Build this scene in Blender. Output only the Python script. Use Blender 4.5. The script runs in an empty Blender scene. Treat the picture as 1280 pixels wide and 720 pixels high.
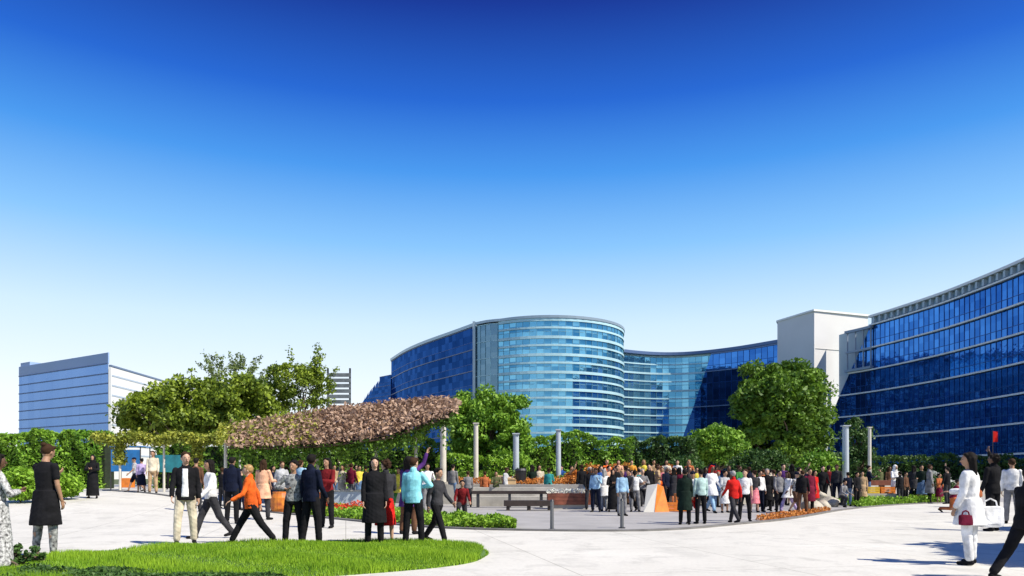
import bpy, bmesh, math, random
import numpy as np
from mathutils import Vector, Matrix, noise

R = math.radians
rng = np.random.default_rng(11)
random.seed(5)
SC = bpy.context.scene
COL = SC.collection

# ------------------------------------------------------------------ camera, world, sun, exposure
F, CX, HY, EYE = 900.0, 640.0, 594.0, 1.4
cam_d = bpy.data.cameras.new("camera"); cam = bpy.data.objects.new("camera", cam_d); COL.objects.link(cam)
cam.location = (0, 0, EYE); cam.rotation_euler = (R(90), 0, 0)
cam_d.sensor_width = 36; cam_d.lens = F / 1280 * 36; cam_d.shift_y = (HY - 360) / 1280
cam_d.clip_start = 0.1; cam_d.clip_end = 6000
SC.camera = cam

SUN_AZ = Vector((0.88, -0.45)).normalized(); SUN_EL = R(49)
to_sun = Vector((SUN_AZ.x * math.cos(SUN_EL), SUN_AZ.y * math.cos(SUN_EL), math.sin(SUN_EL)))
W = bpy.data.worlds.new("World"); SC.world = W; W.use_nodes = True
nt = W.node_tree; nt.nodes.clear()
out = nt.nodes.new("ShaderNodeOutputWorld"); bg = nt.nodes.new("ShaderNodeBackground")
sky = nt.nodes.new("ShaderNodeTexSky"); sky.sky_type = 'NISHITA'; sky.sun_disc = False
sky.sun_elevation = SUN_EL; sky.sun_rotation = math.atan2(SUN_AZ.x, SUN_AZ.y)
sky.air_density = 1.2; sky.dust_density = 0.6; sky.ozone_density = 3.0
tc = nt.nodes.new("ShaderNodeTexCoord"); sep = nt.nodes.new("ShaderNodeSeparateXYZ")
ramp = nt.nodes.new("ShaderNodeValToRGB")
nt.links.new(tc.outputs["Generated"], sep.inputs[0]); nt.links.new(sep.outputs[2], ramp.inputs[0])
def lin(c):
    return tuple((v / 255 / 12.92) if v / 255 <= 0.04045 else ((v / 255 + 0.055) / 1.055) ** 2.4 for v in c)
stops = [(0.0, (246, 250, 253)), (0.10, (237, 246, 254)), (0.20, (204, 229, 251)), (0.30, (132, 191, 244)),
         (0.385, (68, 147, 230)), (0.46, (28, 97, 203)), (0.55, (7, 45, 144)), (0.8, (24, 70, 160))]
while len(ramp.color_ramp.elements) < len(stops): ramp.color_ramp.elements.new(0.5)
for e, (p, c) in zip(ramp.color_ramp.elements, stops):
    e.position = p; l = lin(c); e.color = (l[0] * 1.0, l[1] * 1.0, l[2] * 1.0, 1)
mul = nt.nodes.new("ShaderNodeVectorMath"); mul.operation = 'SCALE'; mul.inputs[3].default_value = 9.4
nt.links.new(ramp.outputs[0], mul.inputs[0])
mx = nt.nodes.new("ShaderNodeMix"); mx.data_type = 'RGBA'; mx.inputs[0].default_value = 0.93
nt.links.new(sky.outputs[0], mx.inputs[6]); nt.links.new(mul.outputs[0], mx.inputs[7])
nt.links.new(mx.outputs[2], bg.inputs[0]); bg.inputs[1].default_value = 0.092
nt.links.new(bg.outputs[0], out.inputs[0])

sd = bpy.data.lights.new("sun", 'SUN'); sd.energy = 5.0; sd.angle = R(0.5); sd.color = (1, 0.93, 0.80)
so = bpy.data.objects.new("sun", sd); COL.objects.link(so); so.rotation_euler = to_sun.to_track_quat('Z', 'Y').to_euler()
SC.view_settings.view_transform = 'Standard'; SC.view_settings.look = 'None'
SC.view_settings.exposure = 0.42; SC.view_settings.gamma = 1; SC.view_settings.use_curve_mapping = False
SC.cycles.max_bounces = 5; SC.cycles.glossy_bounces = 3; SC.cycles.transmission_bounces = 3; SC.cycles.diffuse_bounces = 2
SC.cycles.caustics_reflective = False; SC.cycles.caustics_refractive = False

# ------------------------------------------------------------------ helpers
def sm(t): t = max(0.0, min(1.0, t)); return t * t * (3 - 2 * t)
def gz(x, y):
    return 0.62 * sm((-x - 5.5) / 13) * sm((y - 14) / 18)
def at(px, py, dz=0.0):
    """point of the ground seen at a picture position"""
    Y = 4.0
    while Y < 400:
        X = (px - CX) / F * Y
        if EYE - (py - HY) / F * Y <= gz(X, Y) + dz: break
        Y += 0.05
    return X, Y
def tag(o, label=None, cat=None, group=None, kind=None):
    if label: o["label"] = label
    if cat: o["category"] = cat
    if group: o["group"] = group
    if kind: o["kind"] = kind
    return o
def empty(name, loc=(0, 0, 0), rz=0):
    o = bpy.data.objects.new(name, None); COL.objects.link(o); o.location = loc; o.rotation_euler = (0, 0, rz)
    o.empty_display_size = 0.2
    return o
def link_mesh(name, me, mat, parent=None, loc=None, rz=None):
    o = bpy.data.objects.new(name, me); COL.objects.link(o)
    if mat is not None and not me.materials:
        for m in (mat if isinstance(mat, (list, tuple)) else [mat]): me.materials.append(m)
    if parent: o.parent = parent
    if loc is not None: o.location = loc
    if rz is not None: o.rotation_euler = (0, 0, rz)
    return o
def obj(name, bm, mat, parent=None, loc=None, rz=None, smooth=False, recalc=True):
    if recalc: bmesh.ops.recalc_face_normals(bm, faces=bm.faces)
    me = bpy.data.meshes.new(name); bm.to_mesh(me); bm.free()
    if smooth:
        me.polygons.foreach_set("use_smooth", np.ones(len(me.polygons), dtype=bool))
    return link_mesh(name, me, mat, parent, loc, rz)
def quads_mesh(name, V, nper, mat, parent=None, loc=None):
    """V: (n, nper, 3) array of separate polygons"""
    n = len(V); me = bpy.data.meshes.new(name)
    me.vertices.add(n * nper); me.vertices.foreach_set("co", np.asarray(V, dtype=np.float32).ravel())
    me.loops.add(n * nper); me.loops.foreach_set("vertex_index", np.arange(n * nper, dtype=np.int32))
    me.polygons.add(n); me.polygons.foreach_set("loop_start", np.arange(0, n * nper, nper, dtype=np.int32))
    me.polygons.foreach_set("loop_total", np.full(n, nper, dtype=np.int32))
    me.update(); me.validate()
    return link_mesh(name, me, mat, parent, loc)
def box(bm, c, s, rz=0, bevel=0):
    M = Matrix.Translation(c) @ Matrix.Rotation(rz, 4, 'Z') @ Matrix.Diagonal((s[0], s[1], s[2], 1))
    r = bmesh.ops.create_cube(bm, size=1, matrix=M)
    if bevel:
        es = list({e for v in r['verts'] for e in v.link_edges})
        bmesh.ops.bevel(bm, geom=es, offset=bevel, segments=2, affect='EDGES', profile=0.7)
def cyl(bm, p0, p1, r0, r1=None, seg=10):
    r1 = r0 if r1 is None else r1
    p0 = Vector(p0); p1 = Vector(p1); d = p1 - p0
    q = d.to_track_quat('Z', 'Y').to_matrix().to_4x4()
    bmesh.ops.create_cone(bm, cap_ends=True, segments=seg, radius1=r0, radius2=r1, depth=d.length,
                          matrix=Matrix.Translation((p0 + p1) / 2) @ q)
def prism(bm, pts, z0, z1):
    lo = [bm.verts.new((x, y, z0)) for x, y in pts]; hi = [bm.verts.new((x, y, z1)) for x, y in pts]
    n = len(pts)
    for i in range(n): bm.faces.new((lo[i], lo[(i + 1) % n], hi[(i + 1) % n], hi[i]))
    bm.faces.new(hi); bm.faces.new(lo[::-1])

# ------------------------------------------------------------------ materials
MATS = {}
def mat(name, col, rough=0.7, metal=0.0, spec=0.5, vary=0.0, scale=3.0, bump=0.0, bscale=30.0, island=0.0, col2=None, transl=0.0):
    if name in MATS: return MATS[name]
    m = bpy.data.materials.new(name); m.use_nodes = True; t = m.node_tree; L = t.links
    b = t.nodes["Principled BSDF"]; b.inputs["Roughness"].default_value = rough; b.inputs["Metallic"].default_value = metal
    b.inputs["Specular IOR Level"].default_value = spec
    b.inputs["Base Color"].default_value = (*col, 1)
    tcn = t.nodes.new("ShaderNodeTexCoord")
    src = None
    if vary or island or col2:
        mixn = t.nodes.new("ShaderNodeMix"); mixn.data_type = 'RGBA'
        c2 = col2 or tuple(min(1, c * (1 + vary)) for c in col); c1 = col if col2 else tuple(c * (1 - vary) for c in col)
        mixn.inputs[6].default_value = (*c1, 1); mixn.inputs[7].default_value = (*c2, 1)
        n = t.nodes.new("ShaderNodeTexNoise"); n.inputs["Scale"].default_value = scale; n.inputs["Detail"].default_value = 5
        L.new(tcn.outputs["Object"], n.inputs["Vector"])
        r = t.nodes.new("ShaderNodeMapRange"); r.inputs[1].default_value = 0.32; r.inputs[2].default_value = 0.68
        L.new(n.outputs["Fac"], r.inputs[0]); f = r.outputs[0]
        if island:
            g = t.nodes.new("ShaderNodeNewGeometry"); mm = t.nodes.new("ShaderNodeMix"); mm.data_type = 'FLOAT'
            mm.inputs[0].default_value = island; L.new(f, mm.inputs[2]); L.new(g.outputs["Random Per Island"], mm.inputs[3]); f = mm.outputs[0]
        L.new(f, mixn.inputs[0]); L.new(mixn.outputs[2], b.inputs["Base Color"]); src = mixn.outputs[2]
    if bump:
        n2 = t.nodes.new("ShaderNodeTexNoise"); n2.inputs["Scale"].default_value = bscale; n2.inputs["Detail"].default_value = 6
        L.new(tcn.outputs["Object"], n2.inputs["Vector"])
        bp = t.nodes.new("ShaderNodeBump"); bp.inputs["Strength"].default_value = bump; bp.inputs["Distance"].default_value = 0.02
        L.new(n2.outputs["Fac"], bp.inputs["Height"]); L.new(bp.outputs[0], b.inputs["Normal"])
    if transl:
        tr = t.nodes.new("ShaderNodeBsdfTranslucent"); ms = t.nodes.new("ShaderNodeMixShader"); ms.inputs[0].default_value = transl
        if src: L.new(src, tr.inputs[0])
        else: tr.inputs[0].default_value = (*col, 1)
        o = t.nodes["Material Output"]; L.new(b.outputs[0], ms.inputs[1]); L.new(tr.outputs[0], ms.inputs[2]); L.new(ms.outputs[0], o.inputs[0])
    MATS[name] = m; return m
def leafmat(name, c1, c2, scale=0.7): return mat(name, c1, rough=0.55, col2=c2, scale=scale, island=0.5, transl=0.20, spec=0.35)

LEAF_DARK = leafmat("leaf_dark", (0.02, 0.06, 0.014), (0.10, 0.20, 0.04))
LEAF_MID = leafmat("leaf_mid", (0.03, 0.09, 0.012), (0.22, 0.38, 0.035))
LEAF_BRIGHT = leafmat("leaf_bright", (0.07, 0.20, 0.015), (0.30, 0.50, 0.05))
LEAF_YELLOW = leafmat("leaf_yellow", (0.12, 0.18, 0.02), (0.46, 0.46, 0.06))
LEAF_LIME = leafmat("leaf_lime", (0.12, 0.28, 0.015), (0.34, 0.54, 0.05))
LEAF_DULL = leafmat("leaf_dull", (0.08, 0.12, 0.04), (0.26, 0.34, 0.10))
LEAF_OLIVE = leafmat("leaf_olive", (0.04, 0.09, 0.012), (0.34, 0.44, 0.035), 0.6)
TWIG = leafmat("twig_brown", (0.15, 0.085, 0.05), (0.66, 0.46, 0.33), 3.5)
ORANGE_LEAF = leafmat("leaf_orange", (0.45, 0.12, 0.02), (0.75, 0.35, 0.08), 2)
RED_FLOWER = leafmat("flower_red", (0.55, 0.03, 0.02), (0.8, 0.14, 0.05), 4)
WHITE_FLOWER = leafmat("flower_white", (0.55, 0.58, 0.5), (0.8, 0.8, 0.76), 4)
BARK = mat("bark", (0.12, 0.085, 0.06), 0.9, vary=0.4, scale=6, bump=0.6, bscale=25)
CONC = None
def plaza_material():
    m = bpy.data.materials.new("plaza_concrete"); m.use_nodes = True; t = m.node_tree; L = t.links; b = t.nodes["Principled BSDF"]
    b.inputs["Roughness"].default_value = 0.8; b.inputs["Specular IOR Level"].default_value = 0.25
    tcn = t.nodes.new("ShaderNodeTexCoord")
    n1 = t.nodes.new("ShaderNodeTexNoise"); n1.inputs["Scale"].default_value = 0.22; n1.inputs["Detail"].default_value = 8; n1.inputs["Roughness"].default_value = 0.65
    n2 = t.nodes.new("ShaderNodeTexNoise"); n2.inputs["Scale"].default_value = 14; n2.inputs["Detail"].default_value = 6
    br = t.nodes.new("ShaderNodeTexBrick"); br.offset = 0; br.inputs["Scale"].default_value = 1.0
    br.inputs["Brick Width"].default_value = 3.2; br.inputs["Row Height"].default_value = 3.2; br.inputs["Mortar Size"].default_value = 0.010
    br.inputs["Color1"].default_value = (1, 1, 1, 1); br.inputs["Color2"].default_value = (0.96, 0.96, 0.96, 1); br.inputs["Mortar"].default_value = (0.60, 0.59, 0.57, 1)
    mp = t.nodes.new("ShaderNodeMapping"); mp.inputs["Rotation"].default_value = (0, 0, R(-13))
    for n in (n1, n2): L.new(tcn.outputs["Object"], n.inputs["Vector"])
    L.new(tcn.outputs["Object"], mp.inputs[0]); L.new(mp.outputs[0], br.inputs["Vector"])
    m1 = t.nodes.new("ShaderNodeMix"); m1.data_type = 'RGBA'; m1.inputs[6].default_value = (0.575, 0.56, 0.505, 1); m1.inputs[7].default_value = (0.67, 0.655, 0.595, 1)
    r = t.nodes.new("ShaderNodeMapRange"); r.inputs[1].default_value = 0.35; r.inputs[2].default_value = 0.65
    L.new(n1.outputs["Fac"], r.inputs[0]); L.new(r.outputs[0], m1.inputs[0])
    m2 = t.nodes.new("ShaderNodeMix"); m2.data_type = 'RGBA'; m2.blend_type = 'MULTIPLY'; m2.inputs[0].default_value = 1
    L.new(m1.outputs[2], m2.inputs[6]); L.new(br.outputs[0], m2.inputs[7])
    m3 = t.nodes.new("ShaderNodeMix"); m3.data_type = 'RGBA'; m3.blend_type = 'MULTIPLY'; m3.inputs[0].default_value = 0.25
    cr = t.nodes.new("ShaderNodeMapRange"); cr.inputs[1].default_value = 0.3; cr.inputs[2].default_value = 0.6; cr.inputs[3].default_value = 0.7
    L.new(n2.outputs["Fac"], cr.inputs[0]); L.new(m2.outputs[2], m3.inputs[6]); L.new(cr.outputs[0], m3.inputs[7])
    L.new(m3.outputs[2], b.inputs["Base Color"])
    n4 = t.nodes.new("ShaderNodeTexNoise"); n4.inputs["Scale"].default_value = 1.1; n4.inputs["Detail"].default_value = 9; n4.inputs["Roughness"].default_value = .7; n4.inputs["Distortion"].default_value = .6
    L.new(tcn.outputs["Object"], n4.inputs["Vector"]); c4 = t.nodes.new("ShaderNodeMapRange"); c4.inputs[1].default_value = .36; c4.inputs[2].default_value = .5; c4.inputs[3].default_value = .72
    L.new(n4.outputs["Fac"], c4.inputs[0]); m4 = t.nodes.new("ShaderNodeMix"); m4.data_type = 'RGBA'; m4.blend_type = 'MULTIPLY'; m4.inputs[0].default_value = .6
    L.new(m3.outputs[2], m4.inputs[6]); L.new(c4.outputs[0], m4.inputs[7]); L.new(m4.outputs[2], b.inputs["Base Color"])
    bp = t.nodes.new("ShaderNodeBump"); bp.inputs["Strength"].default_value = 0.25; bp.inputs["Distance"].default_value = 0.01
    L.new(n2.outputs["Fac"], bp.inputs["Height"]); L.new(bp.outputs[0], b.inputs["Normal"])
    return m
CONC = plaza_material()
PAVING = mat("grey_paving", (0.33, 0.32, 0.31), 0.85, vary=0.12, scale=0.8, bump=0.3, bscale=12)
PAVING_PALE = mat("pale_paving", (0.52, 0.51, 0.48), 0.85, vary=0.1, scale=0.7, bump=0.3, bscale=12)
EARTH = mat("earth", (0.10, 0.085, 0.05), 0.95, col2=(0.07, 0.12, 0.03), scale=0.15)
SOIL = mat("soil", (0.06, 0.045, 0.03), 0.95, vary=0.4, scale=5, bump=0.6)
KERB = mat("kerb_stone", (0.16, 0.155, 0.15), 0.85, vary=0.2, scale=3)
STONE = mat("pale_stone", (0.42, 0.40, 0.36), 0.85, vary=0.18, scale=1.5, bump=0.4, bscale=9)
ROCK = mat("tan_rock", (0.24, 0.21, 0.16), 0.9, col2=(0.5, 0.46, 0.38), scale=2.0, bump=0.8, bscale=7)
WOOD_RED = mat("red_brown_wood", (0.22, 0.065, 0.035), 0.6, vary=0.35, scale=4, bump=0.3)
WOOD_DARK = mat("dark_wood", (0.035, 0.022, 0.018), 0.6, vary=0.3, scale=4)
WHITE_P = mat("white_paint", (0.44, 0.50, 0.56), 0.5, vary=0.06, scale=2)
CREAM_P = mat("cream_paint", (0.60, 0.57, 0.50), 0.6, vary=0.12, scale=2)
DARK_M = mat("dark_metal", (0.06, 0.06, 0.065), 0.45, metal=0.5)
GREY_M = mat("grey_metal", (0.16, 0.165, 0.17), 0.45, metal=0.4)
BLACK = mat("black_plastic", (0.015, 0.015, 0.018), 0.45)
ORANGE = mat("orange_plastic", (0.72, 0.20, 0.02), 0.5, vary=0.2, scale=5)
YELLOW = mat("yellow_plastic", (0.72, 0.45, 0.03), 0.5, vary=0.15, scale=5)
BLUE_F = mat("blue_fabric", (0.015, 0.16, 0.42), 0.7, vary=0.2, scale=2.5)
TEAL_F = mat("teal_fabric", (0.02, 0.20, 0.24), 0.7, vary=0.3, scale=2.5)

def glassmat(name, c1, c2, rough=0.05, metal=0.85, scale=0.05, isl=0.6, diff=0.22):
    """coated glass: tinted mirror over a tinted body, every pane a little different and slightly wavy"""
    m = bpy.data.materials.new(name); m.use_nodes = True; t = m.node_tree; L = t.links; t.nodes.remove(t.nodes["Principled BSDF"])
    gl = t.nodes.new("ShaderNodeBsdfGlossy"); df = t.nodes.new("ShaderNodeBsdfDiffuse"); ms = t.nodes.new("ShaderNodeMixShader"); ms.inputs[0].default_value = diff
    mc = t.nodes.new("ShaderNodeMix"); mc.data_type = 'RGBA'; mc.inputs[6].default_value = (*c1, 1); mc.inputs[7].default_value = (*c2, 1)
    tcn = t.nodes.new("ShaderNodeTexCoord"); n = t.nodes.new("ShaderNodeTexNoise"); n.inputs["Scale"].default_value = scale; n.inputs["Detail"].default_value = 4
    g = t.nodes.new("ShaderNodeNewGeometry"); mm = t.nodes.new("ShaderNodeMix"); mm.data_type = 'FLOAT'; mm.inputs[0].default_value = isl
    r = t.nodes.new("ShaderNodeMapRange"); r.inputs[1].default_value = .35; r.inputs[2].default_value = .65
    L.new(tcn.outputs["Object"], n.inputs["Vector"]); L.new(n.outputs["Fac"], r.inputs[0]); L.new(r.outputs[0], mm.inputs[2]); L.new(g.outputs["Random Per Island"], mm.inputs[3]); L.new(mm.outputs[0], mc.inputs[0])
    L.new(mc.outputs[2], gl.inputs[0]); L.new(mc.outputs[2], df.inputs[0]); gl.inputs["Roughness"].default_value = rough
    n2 = t.nodes.new("ShaderNodeTexNoise"); n2.inputs["Scale"].default_value = .9; bp = t.nodes.new("ShaderNodeBump"); bp.inputs["Strength"].default_value = .35; bp.inputs["Distance"].default_value = .05
    L.new(tcn.outputs["Object"], n2.inputs["Vector"]); L.new(n2.outputs["Fac"], bp.inputs["Height"]); L.new(bp.outputs[0], gl.inputs["Normal"])
    L.new(gl.outputs[0], ms.inputs[1]); L.new(df.outputs[0], ms.inputs[2]); L.new(ms.outputs[0], t.nodes["Material Output"].inputs[0])
    MATS[name] = m; return m
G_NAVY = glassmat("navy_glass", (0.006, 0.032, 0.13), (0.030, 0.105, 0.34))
G_BLUE = glassmat("blue_glass", (0.022, 0.11, 0.40), (0.08, 0.29, 0.76))
G_TEAL = glassmat("teal_glass", (0.02, 0.16, 0.34), (0.24, 0.58, 0.78), isl=0.75)
G_GREY = glassmat("grey_glass", (0.12, 0.22, 0.30), (0.22, 0.34, 0.42), rough=0.25)
G_PALE = glassmat("pale_blue_glass", (0.20, 0.34, 0.64), (0.24, 0.39, 0.70), rough=0.25, metal=0.5)
LEDGE = mat("pale_ledge", (0.88, 0.88, 0.85), 0.5)
LEDGE_T = mat("pale_teal_spandrel", (0.46, 0.70, 0.79), 0.4, metal=0.1, vary=0.12, scale=0.2)
LEDGE_B = mat("dull_blue_ledge", (0.14, 0.22, 0.42), 0.5)
MULL = mat("blue_grey_mullion", (0.02, 0.075, 0.28), 0.35, metal=0.6)
MULL_T = mat("teal_mullion", (0.22, 0.45, 0.55), 0.45, metal=0.4)
CORE = mat("dark_core", (0.02, 0.03, 0.05), 0.8)
RENDER_W = mat("white_render", (0.74, 0.73, 0.72), 0.85, vary=0.04, scale=0.15, bump=0.15, bscale=2)
ROOF_M = mat("roof_grey", (0.25, 0.26, 0.28), 0.8)

# ------------------------------------------------------------------ ground, plaza, paving, kerb
def curve(pts):
    P = sorted(pts)
    def f(x):
        if x <= P[0][0]: return P[0][1]
        if x >= P[-1][0]: return P[-1][1]
        for i in range(len(P) - 1):
            if P[i][0] <= x <= P[i + 1][0]:
                p0 = P[max(i - 1, 0)]; p1 = P[i]; p2 = P[i + 1]; p3 = P[min(i + 2, len(P) - 1)]
                h = p2[0] - p1[0]; t = (x - p1[0]) / h
                m1 = (p2[1] - p0[1]) / (p2[0] - p0[0]) * h; m2 = (p3[1] - p1[1]) / (p3[0] - p1[0]) * h
                return (2*t**3 - 3*t*t + 1) * p1[1] + (t**3 - 2*t*t + t) * m1 + (-2*t**3 + 3*t*t) * p2[1] + (t**3 - t*t) * m2
    return f
def sheet(name, x0, x1, near, far, dz, m, nx=120, ny=40, parent=None, hump=0.0):
    bm = bmesh.new(); rows = []
    for i in range(nx + 1):
        x = x0 + (x1 - x0) * i / nx; a, b = near(x), far(x); rows.append([])
        for j in range(ny + 1):
            t = j / ny; y = a + (b - a) * t
            hh = hump * (4 * t * (1 - t)) ** 0.4 if hump else 0
            if hump and i in (0, nx): hh = 0
            rows[-1].append(bm.verts.new((x, y, gz(x, y) + dz + hh)))
    for i in range(nx):
        for j in range(ny): bm.faces.new((rows[i][j], rows[i + 1][j], rows[i + 1][j + 1], rows[i][j + 1]))
    return obj(name, bm, m, parent, smooth=bool(hump), recalc=False)

def axis(lo, hi, d, far):
    a = list(np.arange(lo, hi + 1e-6, d)); s = d
    while a[-1] < far: s *= 1.5; a.append(a[-1] + s)
    s = d
    while a[0] > -far: s *= 1.5; a.insert(0, a[0] - s)
    return a
xs, ys = axis(-40, 40, 1.0, 3000), axis(-20, 60, 1.0, 3000)
bm = bmesh.new(); g = [[bm.verts.new((x, y, gz(x, y) - 0.012)) for y in ys] for x in xs]
for i in range(len(xs) - 1):
    for j in range(len(ys) - 1): bm.faces.new((g[i][j], g[i + 1][j], g[i + 1][j + 1], g[i][j + 1]))
tag(obj("ground", bm, EARTH, recalc=False), kind="structure")

kerb_px = [(90, 606), (130, 613), (220, 622), (300, 636), (380, 645), (480, 655), (560, 661), (690, 664), (800, 664), (860, 661.5), (920, 656), (980, 650), (1060, 637), (1130, 631), (1200, 628.5), (1300, 627)]
kerb_xy = [at(*p) for p in kerb_px]
kerb_f = curve([(-60, kerb_xy[0][1] + 8)] + kerb_xy + [(60, kerb_xy[-1][1] + 3)])
tag(sheet("plaza", -50, 50, lambda x: -25.0, kerb_f, 0.004, CONC, 200, 60), kind="structure")
bed_r = at(640, 646)[0]
left_lim = -8.8
tag(sheet("pale_path", -50, left_lim, kerb_f, lambda x: 60.0, 0.004, PAVING_PALE, 60, 30), kind="structure")
bed_far = curve([(-8.8, 33), (-4, 30), (-1.2, 26), (0.4, 21.0)])
tag(sheet("pavement", left_lim, 50, kerb_f, lambda x: 60.0, 0.003, PAVING, 120, 30), kind="structure")
# kerb strip, a low step following the curve
bm = bmesh.new(); pts = np.linspace(kerb_xy[1][0], 24, 160); prev = None
for x in pts:
    y = kerb_f(x); z = gz(x, y)
    d = Vector((1, (kerb_f(x + .05) - kerb_f(x - .05)) / .1, 0)).normalized(); n = Vector((-d.y, d.x, 0)) * 0.09
    q = [bm.verts.new((x - n.x, y - n.y, z - 0.02)), bm.verts.new((x - n.x, y - n.y, z + 0.05)), bm.verts.new((x + n.x, y + n.y, z + 0.05)), bm.verts.new((x + n.x, y + n.y, z - 0.02))]
    if prev:
        for k in range(4): bm.faces.new((prev[k], prev[(k + 1) % 4], q[(k + 1) % 4], q[k]))
    prev = q
tag(obj("kerb", bm, KERB), kind="structure")

# raised terrace with stone front wall
bm = bmesh.new(); prism(bm, [(-9.5, 38), (-4, 35), (3.4, 34.3), (3.4, 37.3), (10.6, 37.3), (10.6, 34.3), (14, 36), (22, 42), (40, 50), (40, 62), (-9.5, 62)], -0.3, 0.95)
tag(obj("terrace", bm, STONE), kind="structure")

# ------------------------------------------------------------------ glass buildings
def catmull(pts, n=8):
    P = [Vector((*p, 0)) for p in pts]; o = []
    for i in range(len(P) - 1):
        p0 = P[max(i - 1, 0)]; p1 = P[i]; p2 = P[i + 1]; p3 = P[min(i + 2, len(P) - 1)]
        for k in range(n):
            t = k / n
            o.append(0.5 * ((2 * p1) + (p2 - p0) * t + (2 * p0 - 5 * p1 + 4 * p2 - p3) * t * t + (3 * p1 - p0 - 3 * p2 + p3) * t ** 3))
    o.append(P[-1]); return o
class Path:
    def __init__(s, pts):
        s.p = pts; s.L = [0]
        for a, b in zip(pts, pts[1:]): s.L.append(s.L[-1] + (b - a).length)
        s.len = s.L[-1]
    def at(s, d, off=0.0):
        d = max(0, min(s.len, d))
        for i in range(len(s.p) - 1):
            if d <= s.L[i + 1] or i == len(s.p) - 2:
                a, b = s.p[i], s.p[i + 1]; t = (d - s.L[i]) / (s.L[i + 1] - s.L[i]); q = a.lerp(b, t)
                e = (b - a).normalized(); n = Vector((-e.y, e.x, 0))
                if n.dot(-q) < 0: n = -n
                if hasattr(s, 'side'): n = Vector((-e.y, e.x, 0)) * s.side
                return q + n * off
    def fix_side(s):
        a, b = s.p[len(s.p)//2 - 1], s.p[len(s.p)//2]; e = (b - a).normalized(); n = Vector((-e.y, e.x, 0))
        s.side = 1 if n.dot(-a) > 0 else -1; return s
def sweep(bm, path, s0, s1, d0, d1, z0, z1, step=1.5):
    n = max(1, int((s1 - s0) / step)); prev = None
    for i in range(n + 1):
        s = s0 + (s1 - s0) * i / n; a = path.at(s, d0); b = path.at(s, d1)
        q = [bm.verts.new((a.x, a.y, z0)), bm.verts.new((b.x, b.y, z0)), bm.verts.new((b.x, b.y, z1)), bm.verts.new((a.x, a.y, z1))]
        if prev:
            for k in range(4): bm.faces.new((prev[k], prev[(k + 1) % 4], q[(k + 1) % 4], q[k]))
        else: bm.faces.new(q)
        prev = q
    bm.faces.new(prev[::-1])
def facade(root, path, zs, glass, ledge, mull, start=lambda z: 0.0, end=None, col=1.5, split=0.5, off=0.0, ledge_h=0.35, ledge_d=0.35, tilt=0.012, ledge_name="ledge", bars=True, spandrel=None, sp_h=0.0, skip_ledges=()):
    end = end or (lambda z: path.len)
    for i in range(len(zs) - 1):
        z0, z1 = zs[i], zs[i + 1]; V = []; bmm = bmesh.new(); any_m = False
        zrows = [z0 + (z1 - z0) * k / 3 for k in range(4)] if split else [z0, z1]
        smin = min(start(z0), start(z1)); smax = max(end(z0), end(z1))
        ks = np.arange(math.floor(smin / col) * col, smax + col, col)
        for r in range(len(zrows) - 1):
            za, zb = zrows[r], zrows[r + 1]
            for s in ks:
                sa0, sb0 = max(s, start(za)), min(s + col, end(za)); sa1, sb1 = max(s, start(zb)), min(s + col, end(zb))
                if sb0 - sa0 < 0.02 and sb1 - sa1 < 0.02: continue
                sb0 = max(sb0, sa0); sb1 = max(sb1, sa1)
                t = rng.uniform(-tilt, tilt, 4); t2 = rng.uniform(-tilt, tilt)
                P = [path.at(sa0, off + t[0]), path.at(sb0, off + t[1]), path.at(sb1, off + t[1] + t2), path.at(sa1, off + t[0] + t2)]
                V.append([(P[0].x, P[0].y, za), (P[1].x, P[1].y, za), (P[2].x, P[2].y, zb), (P[3].x, P[3].y, zb)])
        if not V: continue
        w = quads_mesh("window_band", V, 4, glass, root)
        for s in (ks if bars else []):
            if s >= max(start(z0), start(z1)) and s <= min(end(z0), end(z1)):
                a = path.at(s, off + 0.04); e = (path.at(s + .1) - path.at(s - .1)); ang = math.atan2(e.y, e.x)
                box(bmm, (a.x, a.y, (z0 + z1) / 2), (0.05, 0.05, z1 - z0 - 0.01), ang); any_m = True
        if split: sweep(bmm, path, start(zrows[1]) , end(zrows[1]), off - .02, off + .06, zrows[1] - .035, zrows[1] + .035, 3); any_m = True
        if any_m: obj("mullion", bmm, mull, w)
        else: bmm.free()
        if spandrel:
            bs = bmesh.new(); zc = (z0 + z1) / 2 + 0.15; sweep(bs, path, start(zc) + .02, end(zc) - .02, off - .05, off + .16, zc - sp_h / 2, zc + sp_h / 2, 1.5)
            obj("spandrel", bs, spandrel, root)
    for i, z in enumerate(zs):
        if i in skip_ledges: continue
        bl = bmesh.new(); sweep(bl, path, start(z) , end(z), off - .1, off + ledge_d, z - ledge_h / 2, z + ledge_h / 2, 1.5)
        obj(ledge_name, bl, ledge, root)
def core(root, path, back, z0, z1, s0=0.0, s1=None, name="wall", m=None):
    s1 = path.len if s1 is None else s1
    pts = [path.at(s, -0.35) for s in np.linspace(s0, s1, 30)]
    pts = [(p.x, p.y) for p in pts] + back
    bm = bmesh.new(); prism(bm, pts, z0, z1); return obj(name, bm, m or CORE, root)

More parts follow.
